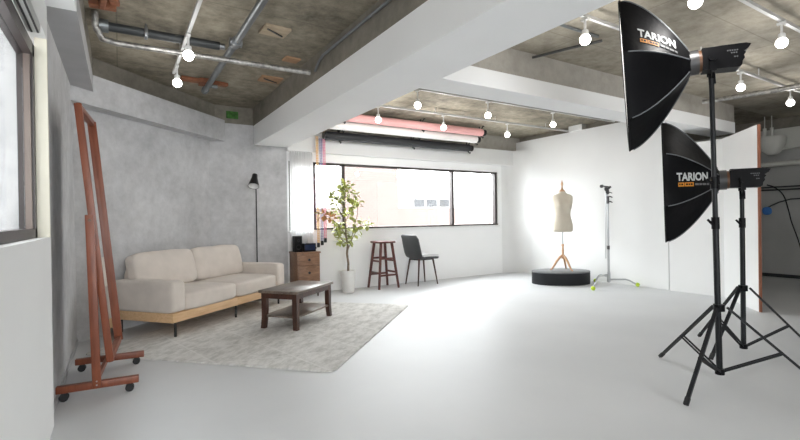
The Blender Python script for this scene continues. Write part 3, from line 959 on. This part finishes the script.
# local +x is the front of the body
zs = [0.655, 0.665, 0.70, 0.78, 0.86, 0.93, 1.00, 1.07, 1.12, 1.17, 1.22, 1.265, 1.29, 1.305, 1.32, 1.345]
wy = [0.120, 0.150, 0.158, 0.157, 0.140, 0.122, 0.124, 0.140, 0.150, 0.157, 0.163, 0.155, 0.125, 0.080, 0.055, 0.048]
wx = [0.080, 0.102, 0.108, 0.108, 0.096, 0.084, 0.086, 0.098, 0.100, 0.094, 0.082, 0.070, 0.060, 0.052, 0.048, 0.045]
rings = []
NT = 40
for z, a, b in zip(zs, wy, wx):
    ring = []
    for k in range(NT):
        th = 2 * PI * k / NT
        e = 0.85
        x = b * math.copysign(abs(math.cos(th)) ** e, math.cos(th)); y = a * math.copysign(abs(math.sin(th)) ** e, math.sin(th))
        if x > 0:
            for sy in (-1, 1):
                x += 0.045 * math.exp(-((y - sy * 0.072) / 0.05) ** 2 - ((z - 1.10) / 0.055) ** 2)
        else:
            for sy in (-1, 1):
                x -= 0.03 * math.exp(-((y - sy * 0.07) / 0.06) ** 2 - ((z - 0.76) / 0.07) ** 2)
        ring.append((x * 1.05 + 0.01 * math.sin((z - 0.9) * 4), y * 1.07, z))
    rings.append(ring)
MB().loft(rings).build('torso', 'canvas', df, 60)
MB().lathe([(0.049, 1.345), (0.050, 1.352), (0.049, 1.362), (0.03, 1.372), (0.016, 1.40), (0.012, 1.43), (0.017, 1.455), (0.021, 1.475), (0.014, 1.50), (0.006, 1.53), (0.002, 1.545)], n=24).build('neck_cap', 'form_wood', df)
MB().cyl((0, 0, 0.40), (0, 0, 0.66), 0.011, n=14).build('pole', 'chrome', df)
MB().lathe([(0.022, 0.20), (0.024, 0.24), (0.017, 0.28), (0.021, 0.34), (0.016, 0.40), (0.025, 0.425), (0.020, 0.45)], n=20).build('turned_post', 'form_wood', df)
for k in range(3):
    a = 2 * PI * k / 3 + 0.55
    c_, s_ = math.cos(a), math.sin(a)
    P = [(0.012, 0.255), (0.05, 0.225), (0.11, 0.15), (0.155, 0.07), (0.185, 0.025), (0.215, 0.011)]
    MB().tube([(r * c_, r * s_, z) for r, z in P], [0.018, 0.021, 0.019, 0.016, 0.013, 0.011], 10).build('leg', 'form_wood', df, 60)

# ------------------------------------------------------------------ C-stand
cs = thing('c_stand', 'chrome grip stand with lime-green balls on its feet by the right wall', 'stand', (6.625, 4.39, 0))
MB().cyl((0, 0, 0.075), (0, 0, 0.62), 0.0175, n=16).build('lower_column', 'chrome', cs)
MB().cyl((0, 0, 0.62), (0, 0, 1.42), 0.0155, n=16).build('riser', 'chrome', cs)
sleeve = MB()
sleeve.cyl((0, 0, 1.33), (0, 0, 1.45), 0.022, n=14); sleeve.cyl((0, 0, 0.60), (0, 0, 0.66), 0.022, n=14)
sleeve.build('collar', 'dark_metal', cs)
for z in (1.36, 1.44):
    MB().cyl((0.02, 0, z), (0.085, -0.01, z), 0.008, n=8).cyl((0.07, -0.03, z - 0.01), (0.085, 0.02, z + 0.012), 0.009, n=8).build('knob', 'dark_metal', cs)
MB().cyl((-0.004, 0, 1.45), (-0.015, 0, 1.53), 0.011, n=10).build('spigot', 'chrome', cs)
gh = MB()
gh.cyl((-0.05, -0.03, 1.50), (0.02, 0.02, 1.54), 0.028, n=14)
gh.cyl((-0.085, -0.035, 1.555), (-0.015, 0.015, 1.575), 0.030, n=14)
gh.cyl((-0.17, -0.02, 1.605), (0.045, 0.01, 1.60), 0.011, n=10)
gh.cyl((-0.205, -0.03, 1.60), (-0.17, -0.02, 1.605), 0.026, n=12)
gh.cyl((0.03, -0.03, 1.60), (0.04, 0.03, 1.56), 0.018, n=10)
gh.cyl((0.0, 0, 1.52), (0.085, -0.02, 1.50), 0.007, n=8)
gh.build('grip_head', 'dark_metal', cs)
MB().cyl((-0.062, -0.012, 1.50), (-0.085, -0.012, 0.46), 0.008, n=10).build('boom_arm', 'chrome', cs)
for (fx, fy, zt) in ((-0.50, -0.07, 0.20), (0.36, -0.26, 0.12), (0.26, 0.42, 0.16)):
    f = Vector((fx, fy, 0)); L_ = f.length; d = f / L_
    lg = MB().tube([d * 0.0 + Vector((0, 0, zt)), d * (L_ * 0.58) + Vector((0, 0, zt)), d * (L_ * 0.72) + Vector((0, 0, zt - 0.02)), d * (L_ * 0.82) + Vector((0, 0, zt * 0.62)), d * L_ + Vector((0, 0, 0.03))], 0.012, 10)
    lg = lg.build('leg', 'chrome', cs, 60)
    MB().ball(d * L_ + Vector((0, 0, 0.0335)), 0.033, 18).build('ball', 'tennis', lg, 60)
bs = MB().cyl((0, 0, 0.085), (0, 0, 0.235), 0.025, n=14)
bs.tube([(0.0, -0.02, 0.22), (-0.05, -0.05, 0.25), (-0.09, -0.05, 0.24)], 0.007, 8)
bs.build('base_hub', 'chrome', cs)

# ------------------------------------------------------------------ light stands and softboxes
def light_stand(loc, feet, hub, bot, top, collars, label, lean=0.0):
    def P(z):            # the pole leans very slightly
        return Vector((-0.85, 0.526, 0)) * (lean * z) + Vector((0, 0, z))
    t = thing('light_stand', label, 'light stand', (loc[0], loc[1], 0), 0, 'black tripod light stands')
    MB().cyl(P(bot - 0.02), P(collars[-1]), 0.0185, n=16).build('lower_tube', 'stand', t)
    MB().cyl(P(collars[-1]), P(top), 0.0155, n=16).build('upper_tube', 'stand', t)
    for z in collars:
        c_ = MB().cyl(P(z - 0.045), P(z + 0.035), 0.0235, n=16).build('collar', 'black_plastic', t)
        MB().cyl(P(z), P(z) + Vector((-0.055, 0.012, 0.004)), 0.006, n=8).cyl(P(z) + Vector((-0.045, 0.0, -0.012)), P(z) + Vector((-0.062, 0.02, 0.02)), 0.008, n=8).build('knob', 'black_plastic', c_)
    MB().cyl((0, 0, hub - 0.02), (0, 0, hub + 0.025), 0.033, n=18).build('hub', 'black_plastic', t)
    MB().cyl((0, 0, bot - 0.025), (0, 0, bot + 0.012), 0.028, n=18).build('brace_hub', 'black_plastic', t)
    for a, r in feet:
        d = Vector((math.cos(math.radians(a)), math.sin(math.radians(a)), 0)); s = Vector((-d.y, d.x, 0))
        lt = d * 0.045 + Vector((0, 0, hub + 0.005)); lb_ = d * r + Vector((0, 0, 0.014))
        lg = MB().bar(lt, lb_, 0.022, 0.016, up=tuple(d)).build('leg', 'stand', t)
        MB().bar(lb_ + (lt - lb_).normalized() * 0.05, lb_ - Vector((0, 0, 0.0)), 0.028, 0.022, up=tuple(d), bevel=0.003).build('foot', 'rubber', lg)
        mid = lt.lerp(lb_, 0.55)
        b = MB()
        for k in (-1, 1):
            b.bar(d * 0.02 + s * (0.013 * k) + Vector((0, 0, bot)), mid + s * (0.013 * k), 0.004, 0.014)
        b.build('brace', 'stand', t)
    return t
light_stand((3.41, 1.455), ((186, 0.57), (65.5, 0.577), (306, 0.58)), 0.515, 0.095, 2.07, (1.36, 1.09),
            'black tripod light stand nearest the camera, carrying the higher softbox', 0.0165)
light_stand((4.35, 1.68), ((65, 0.475), (174, 0.45), (303, 0.50)), 0.53, 0.06, 1.335, (1.075,),
            'black tripod light stand farther back, carrying the lower softbox')


def text_mesh(s, size, bold=0.0):
    cu = bpy.data.curves.new('lettering', 'FONT')
    cu.body = s; cu.size = size; cu.offset = bold; cu.resolution_u = 3
    cu.align_x = 'LEFT'
    o = bpy.data.objects.new('tmp', cu); C.objects.link(o)
    me = bpy.data.meshes.new_from_object(o.evaluated_get(bpy.context.evaluated_depsgraph_get()))
    bpy.data.objects.remove(o); bpy.data.curves.remove(cu)
    return me


def softbox(loc, F, z, tilt_, rot0, label, text_ang, fork_x, droop):
    """origin on the stand axis; local +x points to the softbox front, +y to its right when seen from behind, +z up.
    The lettered side faces local -y*side."""
    t = thing('softbox_light', label, 'softbox', (loc[0], loc[1], z), math.atan2(F[1], F[0]), 'softbox lights on stands')
    t.rotation_mode = 'QUATERNION'
    qz = Matrix.Rotation(math.atan2(F[1], F[0]), 3, 'Z') @ Matrix.Rotation(tilt_, 3, 'Y')
    t.rotation_quaternion = qz.to_quaternion()
    a0, D, R, r0 = 0.148, 0.405, 0.545, 0.075
    def rad(k):                # k = 0 at the front, 1 at the ring
        return r0 + (R - r0) * (1 - k ** 1.55)
    def pt(k, ang, out=0.0):   # ang measured so that 0 is the camera side, 90 is up ; flat facets between ribs
        th = math.radians(ang)
        base = (ang - rot0) % 45.0
        c0 = math.radians(ang - base); c1 = math.radians(ang - base + 45)
        f = base / 45.0
        p0 = Vector((math.cos(c0), math.sin(c0))); p1 = Vector((math.cos(c1), math.sin(c1)))
        p = p0.lerp(p1, f) * (1 - 0.05 * math.sin(f * PI) * math.sin(min(1, k * 1.2) * PI))
        r = rad(k)
        x = a0 + D * (1 - k)
        v = Vector((x, p.x * r, p.y * r))
        if out:
            n_ = Vector((-0.25 - 0.6 * k, math.cos(th), math.sin(th))).normalized()
            v += n_ * out
        return v
    NA, NK = 64, 14
    sk = MB()
    # camera side is local +y or -y: for F to the left of the view the camera is on local +y's opposite; sgn picks it
    rings_ = []
    for k in range(NK + 1):
        rings_.append([pt(k / NK, rot0 + 360 * i / NA) for i in range(NA)])
    sk.loft(rings_, cap=False)
    # return flange and inner skin so that the cloth has thickness
    inner = [[v - Vector((0, v.y, v.z)).normalized() * 0.006 for v in ring] for ring in rings_]
    sk.loft([rings_[0], inner[0]], cap=False)
    sk.loft(inner, cap=False)
    bmesh.ops.remove_doubles(sk.bm, verts=list(sk.bm.verts), dist=1e-5)
    body = sk.build('softbox', 'soft_black', t, 22)
    MB().loft([[Vector((a0 + D - 0.006, v.y * 0.94, v.z * 0.94)) for v in rings_[0]], [Vector((a0 + D - 0.001, v.y * 0.97, v.z * 0.97)) for v in rings_[0]], [Vector((a0 + D + 0.000, v.y * 0.9, v.z * 0.9)) for v in rings_[0]]]).build('diffuser', 'diffuser', t, 0)
    rim = MB(); ring = [pt(0, rot0 + 45 * i) for i in range(9)]
    for a, b in zip(ring, ring[1:]):
        rim.cyl(a, b, 0.006, n=6)
    rim.build('rim', 'soft_black', t)
    for i in range(8):
        MB().tube([pt(0.06 + 0.9 * j / 10, rot0 + 45 * i, 0.0015) for j in range(11)], 0.0042, 6).build('seam', 'piping', body, 60)
    # lettering follows the cloth
    def place(me, x_off, y_off, name, m_, out=0.004):
        # text runs from the front (k small) to the ring (k large)
        for v in me.vertices:
            sx = v.co.x + x_off; sy = v.co.y + y_off
            k = sx / D
            r = rad(max(0.0, min(1.0, k))) * 0.95
            ang = text_ang + math.degrees(sy / max(r, 0.1))
            v.co = pt(k, ang, out)
        me.materials.append(MT[m_])
        o = bpy.data.objects.new(name, me); C.objects.link(o); o.parent = body
        return o
    def sub(me, it=2):
        b = bmesh.new(); b.from_mesh(me)
        bmesh.ops.triangulate(b, faces=list(b.faces))
        b.to_mesh(me); b.free(); return me
    tm = text_mesh('TARION', 0.086, 0.003)
    wmax = max(v.co.x for v in tm.vertices)
    for v in tm.vertices:
        v.co.x *= 0.218 / wmax
    place(sub(tm), 0.088, 0.0, 'lettering', 'print_grey')
    def strip(w, h):
        me = bpy.data.meshes.new('strip'); b = bmesh.new()
        n_ = 12
        vs = [[b.verts.new((w * i / n_, h * j, 0)) for i in range(n_ + 1)] for j in (0, 1)]
        for i in range(n_):
            b.faces.new((vs[0][i], vs[0][i + 1], vs[1][i + 1], vs[1][i]))
        b.to_mesh(me); b.free(); return me
    place(strip(0.042, 0.032), 0.096, -0.048, 'label_patch', 'print_orange')
    place(strip(0.062, 0.032), 0.141, -0.048, 'label_patch', 'print_orange')
    for k, (w, x) in enumerate(((0.014, 0.148), (0.010, 0.166), (0.015, 0.180), (0.009, 0.102), (0.012, 0.116))):
        place(strip(w, 0.014), x, -0.038, 'label_mark', 'soft_black', 0.0055)
    for w, x in ((0.026, 0.212), (0.018, 0.242), (0.026, 0.264), (0.018, 0.294)):
        place(strip(w, 0.016), x, -0.040, 'label_mark', 'print_dim', 0.005)
    # speed ring and strobe head
    MB().cyl((a0 - 0.045, 0, 0), (a0 + 0.012, 0, 0), 0.082, n=28).build('speed_ring', 'dark_metal', t)
    MB().cyl((a0 - 0.062, 0, 0), (a0 - 0.045, 0, 0), 0.074, n=28).build('mount_ring', 'orange_ring', t)
    hd = MB()
    hy_ = 0.062
    poly_ = [(a0 - 0.062, -0.068), (a0 - 0.062, 0.072), (-0.02, 0.081), (-0.155, 0.083), (-0.180, 0.074), (-0.165, 0.050), (-0.140, 0.032), (-0.150, 0.022), (-0.138, 0.006), (-0.142, -0.012), (-0.130, -0.030), (-0.125, -0.056), (-0.112, -0.068)]
    poly_ = [(x, zz) for x, zz in poly_]
    hd.prism(poly_, 1, -hy_, hy_)
    for v in hd.bm.verts:
        v.co.z += droop * (v.co.x - a0)
    hd = hd.build('strobe_head', 'black_plastic', t, 20)
    MB().box((-0.03, 0, 0.083 - droop * 0.18), (0.22, 0.07, 0.010), Matrix.Rotation(-droop, 3, 'Y'), 0.004).build('top_ridge', 'black_plastic', hd)
    for zz, x0, w in ((0.042, -0.055, 0.065), (0.026, -0.075, 0.04), (0.0, -0.09, 0.03)):
        for side in (-1, 1):
            n_ = int(w / 0.012)
            mk = MB()
            for i in range(n_):
                mk.box((x0 - i * 0.0125, side * (hy_ + 0.0008), zz + droop * (x0 - i * 0.0125 - a0)), (0.008, 0.0016, 0.008))
            mk.build('marking', 'print_dim', hd, 0)
    # fork bracket down to the stand
    fk = MB()
    fx = fork_x
    for side in (-1, 1):
        fk.bar((fx, side * (hy_ + 0.012), 0.0), (fx, side * (hy_ + 0.012), -0.095), 0.034, 0.012, up=(0, 1, 0))
        fk.bar((fx, side * (hy_ + 0.012), -0.09), (fx, side * 0.012, -0.125), 0.03, 0.014, up=(1, 0, 0))
        fk.cyl((fx, side * (hy_ + 0.005), -0.01), (fx, side * (hy_ + 0.032), -0.01), 0.022, n=14)
    fk.cyl((fx, 0, -0.165), (fx, 0, -0.10), 0.021, n=16)
    fk.build('bracket', 'black_plastic', t)
    return t

F1 = Vector((-0.5225, 0.8526)); F2 = Vector((-0.468, 0.884))
# the camera side of each box is local +y (F rotated by +90 degrees points at the camera)
sb1 = softbox((3.41, 1.455), F1, 2.185, math.radians(3.2), 0.0, 'higher black octagonal softbox with printed label at the top right', 15.0, 0.032, 0.10)
sb2 = softbox((4.35, 1.68), F2, 1.43, math.radians(1.2), 22.5, 'lower black octagonal softbox with printed label in front of the white panels', -1.0, 0.0, 0.03)
# power cable of the lower strobe
def cable(pts, r, name, m, label, cat):
    P = [Vector(p) for p in pts]
    out = []
    for i in range(len(P) - 1):
        p0, p1, p2, p3 = P[max(i - 1, 0)], P[i], P[i + 1], P[min(i + 2, len(P) - 1)]
        for k in range(8):
            u = k / 8
            out.append(0.5 * ((2 * p1) + (-p0 + p2) * u + (2 * p0 - 5 * p1 + 4 * p2 - p3) * u * u + (-p0 + 3 * p1 - 3 * p2 + p3) * u ** 3))
    out.append(P[-1])
    return tag(MB().tube(out, r, 8).build(name, m, None, 60), label, cat)
cb_ = [Vector(v) for v in ((4.425, 1.535, 1.372), (4.47, 1.50, 1.350), (4.487, 1.451, 1.286), (4.543, 1.438, 1.17), (4.564, 1.425, 1.07), (4.603, 1.40, 0.94), (4.63, 1.384, 0.83), (4.643, 1.376, 0.70), (4.64, 1.35, 0.45), (4.66, 1.27, 0.12), (4.75, 1.10, 0.006), (5.0, 0.85, 0.006))]
cable(cb_, 0.005, 'power_cable', 'black_plastic', 'thin black power cable hanging from the lower strobe head', 'cable')

# ------------------------------------------------------------------ corridor fittings on the far right
hu = thing('hanging_unit', 'white tapered unit hanging on two rods at the far right', 'ceiling unit', (9.35, 3.17, 2.12))
rings = []
for z, a, b in ((0.0, 0.05, 0.07), (0.05, 0.11, 0.12), (0.15, 0.165, 0.17), (0.27, 0.185, 0.18), (0.30, 0.175, 0.17)):
    rings.append([(b * math.copysign(abs(math.cos(2 * PI * k / 24)) ** 0.7, math.cos(2 * PI * k / 24)), a * math.copysign(abs(math.sin(2 * PI * k / 24)) ** 0.7, math.sin(2 * PI * k / 24)), z) for k in range(24)])
MB().loft(rings).build('casing', 'corridor_pale', hu, 60)
for y in (0.0, 0.10):
    MB().cyl((0, y, 0.28), (0, y, 0.46), 0.028, n=12).cyl((0, y, 0.44), (0, y, SL - 2.12), 0.007, n=8).build('rod', 'corridor_pale', hu)
for z in (1.55, 1.60):
    tag(MB().cyl((9.86, -1.0, z), (9.86, 5.2, z), 0.014, n=10).build('wall_pipe', 'insulation', None, 60),
        'dark horizontal pipe on the corridor wall, %s of the pair' % ('upper' if z > 1.58 else 'lower'), 'pipe', 'pipes on the corridor wall')
tag(MB().cyl((9.80, -1.0, 2.0), (9.80, 5.2, 2.0), 0.045, n=14).build('pale_pipe', 'corridor_pale', None, 60), 'pale thick pipe along the corridor wall under the hanging unit', 'pipe')
bc_ = MB().pillow((9.80, 3.40, 1.18), (0.03, 0.055, 0.06), n=3, res=6, wob=0.012)
tag(bc_.build('blue_cloth', 'blue_cloth', None, 60), 'small bright blue cloth hanging on the corridor wall', 'cloth')
tag(MB().tube([(9.80, 3.40, 1.235), (9.84, 3.36, 1.27), (9.85, 3.25, 1.33), (9.90, 3.1, 1.38), (9.94, 2.85, 1.39)], 0.012, 8).build('wall_hook', 'insulation', None, 60),
    'dark curved hook on the corridor wall above the blue cloth', 'hook')

# ------------------------------------------------------------------ ceiling tracks, lamps, pipes
def track(name, a, b, label, w=0.026, h=0.026):
    a, b = Vector(a), Vector(b)
    t = thing(name, label, 'light track', tuple(a))
    MB().bar((0, 0, 0), b - a, w, h, up=(0, 0, 1)).build('rail', 'track_metal', t, 0)
    n_ = max(2, int((b - a).length / 1.2))
    for i in range(n_):
        p = (b - a) * ((i + 0.5) / n_)
        MB().cyl(p + Vector((0, 0, h / 2)), (p.x, p.y, SL - a.z), 0.006, n=8).build('hanger', 'white_metal', t)
    return t
TZ = 2.64
track('light_track', (0.48, 1.4, TZ), (0.48, 5.05, TZ), 'white light track with two lamps above the sofa')
track('light_track', (2.20, 5.42, 2.70), (7.0, 5.42, 2.70), 'white light track nearest the back window')
track('light_track', (2.20, 4.50, 2.70), (7.0, 4.50, 2.70), 'white light track between the cross beam and the back track')
track('light_track', (2.90, 2.20, 2.68), (9.4, 2.20, 2.68), 'white light track running behind the higher softbox')
track('light_track', (2.90, 1.455, 2.68), (8.6, 1.455, 2.68), 'white light track above the softbox stands')

def spot(x, y, zt, zb, label, group, power=13):
    t = thing('track_lamp', label, 'lamp', (x, y, zt), 0, group)
    h = zb - zt
    MB().box((0, 0, -0.025), (0.03, 0.06, 0.02), None, 0.003).build('adapter', 'white_metal', t)
    MB().cyl((0, 0, -0.035), (0, 0, h + 0.05), 0.009, n=10).build('stem', 'white_metal', t)
    MB().lathe([(0.018, h + 0.075), (0.024, h + 0.07), (0.026, h + 0.03), (0.024, h + 0.028)], n=20).build('socket', 'white_metal', t)
    MB().ball((0, 0, h), 0.041, 18).build('bulb', 'bulb', t, 60)
    l = bpy.data.lights.new('lamp_light', 'POINT'); l.energy = power; l.shadow_soft_size = 0.05; l.color = (1.0, 0.98, 0.95)
    lo = bpy.data.objects.new('lamp_light', l); C.objects.link(lo); lo.parent = t; lo.location = (0, 0, h - 0.09)
    return t
G1, G2, G3, G4 = 'lamps on the track above the sofa', 'lamps on the back track', 'lamps on the middle track', 'lamps on the front tracks'
spot(0.48, 3.92, TZ, 2.46, 'lit lamp above the sofa, nearer of the two on its track', G1, 3)
spot(0.48, 4.75, TZ, 2.46, 'lit lamp above the sofa at the far end of its track', G1, 3)
spot(3.03, 5.42, 2.70, 2.50, 'lit lamp on the back track, leftmost, in front of the pink roll', G2)
spot(4.15, 5.42, 2.70, 2.50, 'lit lamp on the back track, middle of its three', G2)
spot(5.47, 5.42, 2.70, 2.50, 'lit lamp on the back track beside the ends of the backdrop rolls', G2, 5)
spot(3.06, 4.50, 2.70, 2.50, 'lit lamp on the middle track, nearest the main beam', G3, 3)
spot(4.19, 4.50, 2.70, 2.50, 'lit lamp on the middle track, second from the main beam', G3, 3)
spot(5.48, 4.50, 2.70, 2.50, 'lit lamp on the middle track, nearest the white right wall', G3, 1.5)
spot(3.06, 2.20, 2.68, 2.50, 'lit lamp left of the higher softbox', G4, 7)
spot(5.70, 2.20, 2.68, 2.50, 'lit lamp under the higher strobe head', G4, 7)
spot(7.05, 2.20, 2.68, 2.50, 'lit lamp above the white hanging unit', G4, 7)
spot(3.14, 1.455, 2.68, 2.50, 'lit lamp at the top edge above the higher softbox', G4, 7)
spot(4.50, 1.455, 2.68, 2.50, 'lit lamp at the upper right above the higher strobe head', G4, 7)

def pipe(name, pts, r, m, label, cat='pipe', n=14):
    return tag(MB().tube(pts, r, n).build(name, m, None, 60), label, cat, 'ceiling pipes')
ip = thing('insulated_pipe', 'thick dark insulated pipe crossing the ceiling above the sofa', 'pipe', (-0.055, 4.27, 2.705), 0, 'ceiling pipes')
MB().cyl((0.0, 0, 0), (0.83, 0, 0), 0.036, n=18).build('sleeve', 'insulation', ip)
MB().cyl((-0.10, 0, 0), (0.0, 0, 0), 0.052, n=18).build('elbow', 'galv', ip)
MB().cyl((0.83, 0, 0), (0.875, 0, 0), 0.027, n=16).build('coupling', 'dull_metal', ip)
MB().box((0.26, 0, 0.0), (0.025, 0.085, 0.08), None, 0.004).cyl((0.26, 0, 0.04), (0.26, 0, SL - 2.705), 0.008, n=8).build('clamp', 'dull_metal', ip)
gp = thing('galvanised_pipe', 'grey galvanised pipe running along the ceiling left of the main beam', 'pipe', (0.87, 1.0, 2.68), 0, 'ceiling pipes')
MB().cyl((0, 0, 0), (0, 4.7, 0), 0.030, n=18).build('tube', 'galv', gp)
MB().cyl((0, 3.0, 0), (0, 3.1, 0), 0.042, n=18).cyl((-0.05, 3.05, 0), (0.05, 3.05, 0), 0.036, n=16).build('tee', 'dull_metal', gp)
MB().cyl((0, 4.66, 0), (0, 4.74, 0), 0.040, n=18).cyl((0, 4.5, 0), (0.10, 4.5, 0.0), 0.022, n=12).build('end_cap', 'galv', gp)
pipe('foil_pipe', [(-0.14, 4.17, 2.77), (-0.14, 4.18, 2.66), (-0.10, 4.27, 2.60), (0.0, 4.29, 2.59), (0.8, 4.28, 2.595), (1.62, 4.27, 2.60)], 0.024, 'foil', 'foil-wrapped pipe crossing under the galvanised pipe')
pipe('wall_conduit', [(1.645, 1.2, 2.70), (1.645, 4.0, 2.69), (1.645, 4.10, 2.66), (1.645, 4.20, 2.60)], 0.012, 'galv', 'thin grey conduit along the top of the main beam')
pipe('foil_pipe', [(6.64, 3.0, 2.64), (6.64, 2.2, 2.60), (6.64, 0.5, 2.60)], 0.028, 'foil', 'foil-wrapped pipe under the ceiling at the right behind the strobe head')
pipe('foil_pipe', [(2.2, 4.36, 2.70), (4.0, 4.36, 2.70), (7.0, 4.37, 2.70)], 0.022, 'foil', 'foil-wrapped pipe along the back of the cross beam')
pipe('brace_rod', [(3.52, 3.13, 2.73), (3.66, 2.75, 2.735), (3.75, 2.52, 2.735)], 0.013, 'dark_metal', 'dark rod from the cross beam towards the nearest lamp', 'rod')
pipe('steel_conduit', [(2.7, 2.53, SL - 0.0142), (3.2, 2.53, SL - 0.0142), (3.7, 2.53, SL - 0.0142)], 0.014, 'galv', 'pale steel conduit beside the lamp left of the softbox')

def patch(x, y, sx, sy, rz_, m, label, bolt=True, th=0.02):
    t = thing('ceiling_patch', label, 'ceiling patch', (x, y, SL - th), rz_, 'patches on the concrete ceiling')
    MB().span((-sx / 2, -sy / 2, 0), (sx / 2, sy / 2, th - 0.001)).build('board', m, t, 0)
    if bolt:
        MB().bar((-sx * 0.36, -sy * 0.24, -0.006), (sx * 0.36, sy * 0.24, -0.006), 0.012, 0.01).build('rod', 'dark_metal', t, 0)
patch(1.155, 3.86, 0.22, 0.20, 0.05, 'plywood', 'pale square board on the ceiling beside the galvanised pipe')
patch(1.50, 5.22, 0.24, 0.20, 0.0, 'ply_orange', 'orange-brown square board on the ceiling nearest the grey column')
patch(1.50, 4.47, 0.15, 0.12, 0.1, 'ply_orange', 'small orange-brown board on the ceiling above the foil-wrapped pipe', False)
def foam(x, y, label, parts):
    b = MB()
    for dx, dy, sx, sy, sz in parts:
        b.box((dx, dy, -sz / 2), (sx, sy, sz), rotz(random.uniform(-.2, .2)), 0.008)
    o = b.build('foam_patch', 'orange_foam', None, 0)
    o.location = (x, y, SL - 0.001)
    tag(o, label, 'ceiling patch', 'patches on the concrete ceiling')
foam(0.86, 5.62, 'orange patch on the ceiling at the end of the galvanised pipe', ((-0.16, 0, 0.2, 0.10, 0.04), (0.0, 0.02, 0.13, 0.2, 0.05), (0.16, 0.02, 0.18, 0.08, 0.04)))
foam(-0.115, 3.87, 'orange patch on the ceiling above the left wall beam', ((-0.03, -0.02, 0.06, 0.26, 0.05), (0.03, 0.09, 0.17, 0.07, 0.06), (0.035, -0.05, 0.04, 0.2, 0.09), (0.10, 0.0, 0.06, 0.13, 0.04)))
gm = MB().span((1.30, 6.715, 2.60), (1.46, 6.739, 2.70)).build('green_patch', 'green_moss', None, 0)
tag(gm, 'small green patch on the bare concrete above the grey column', 'patch')
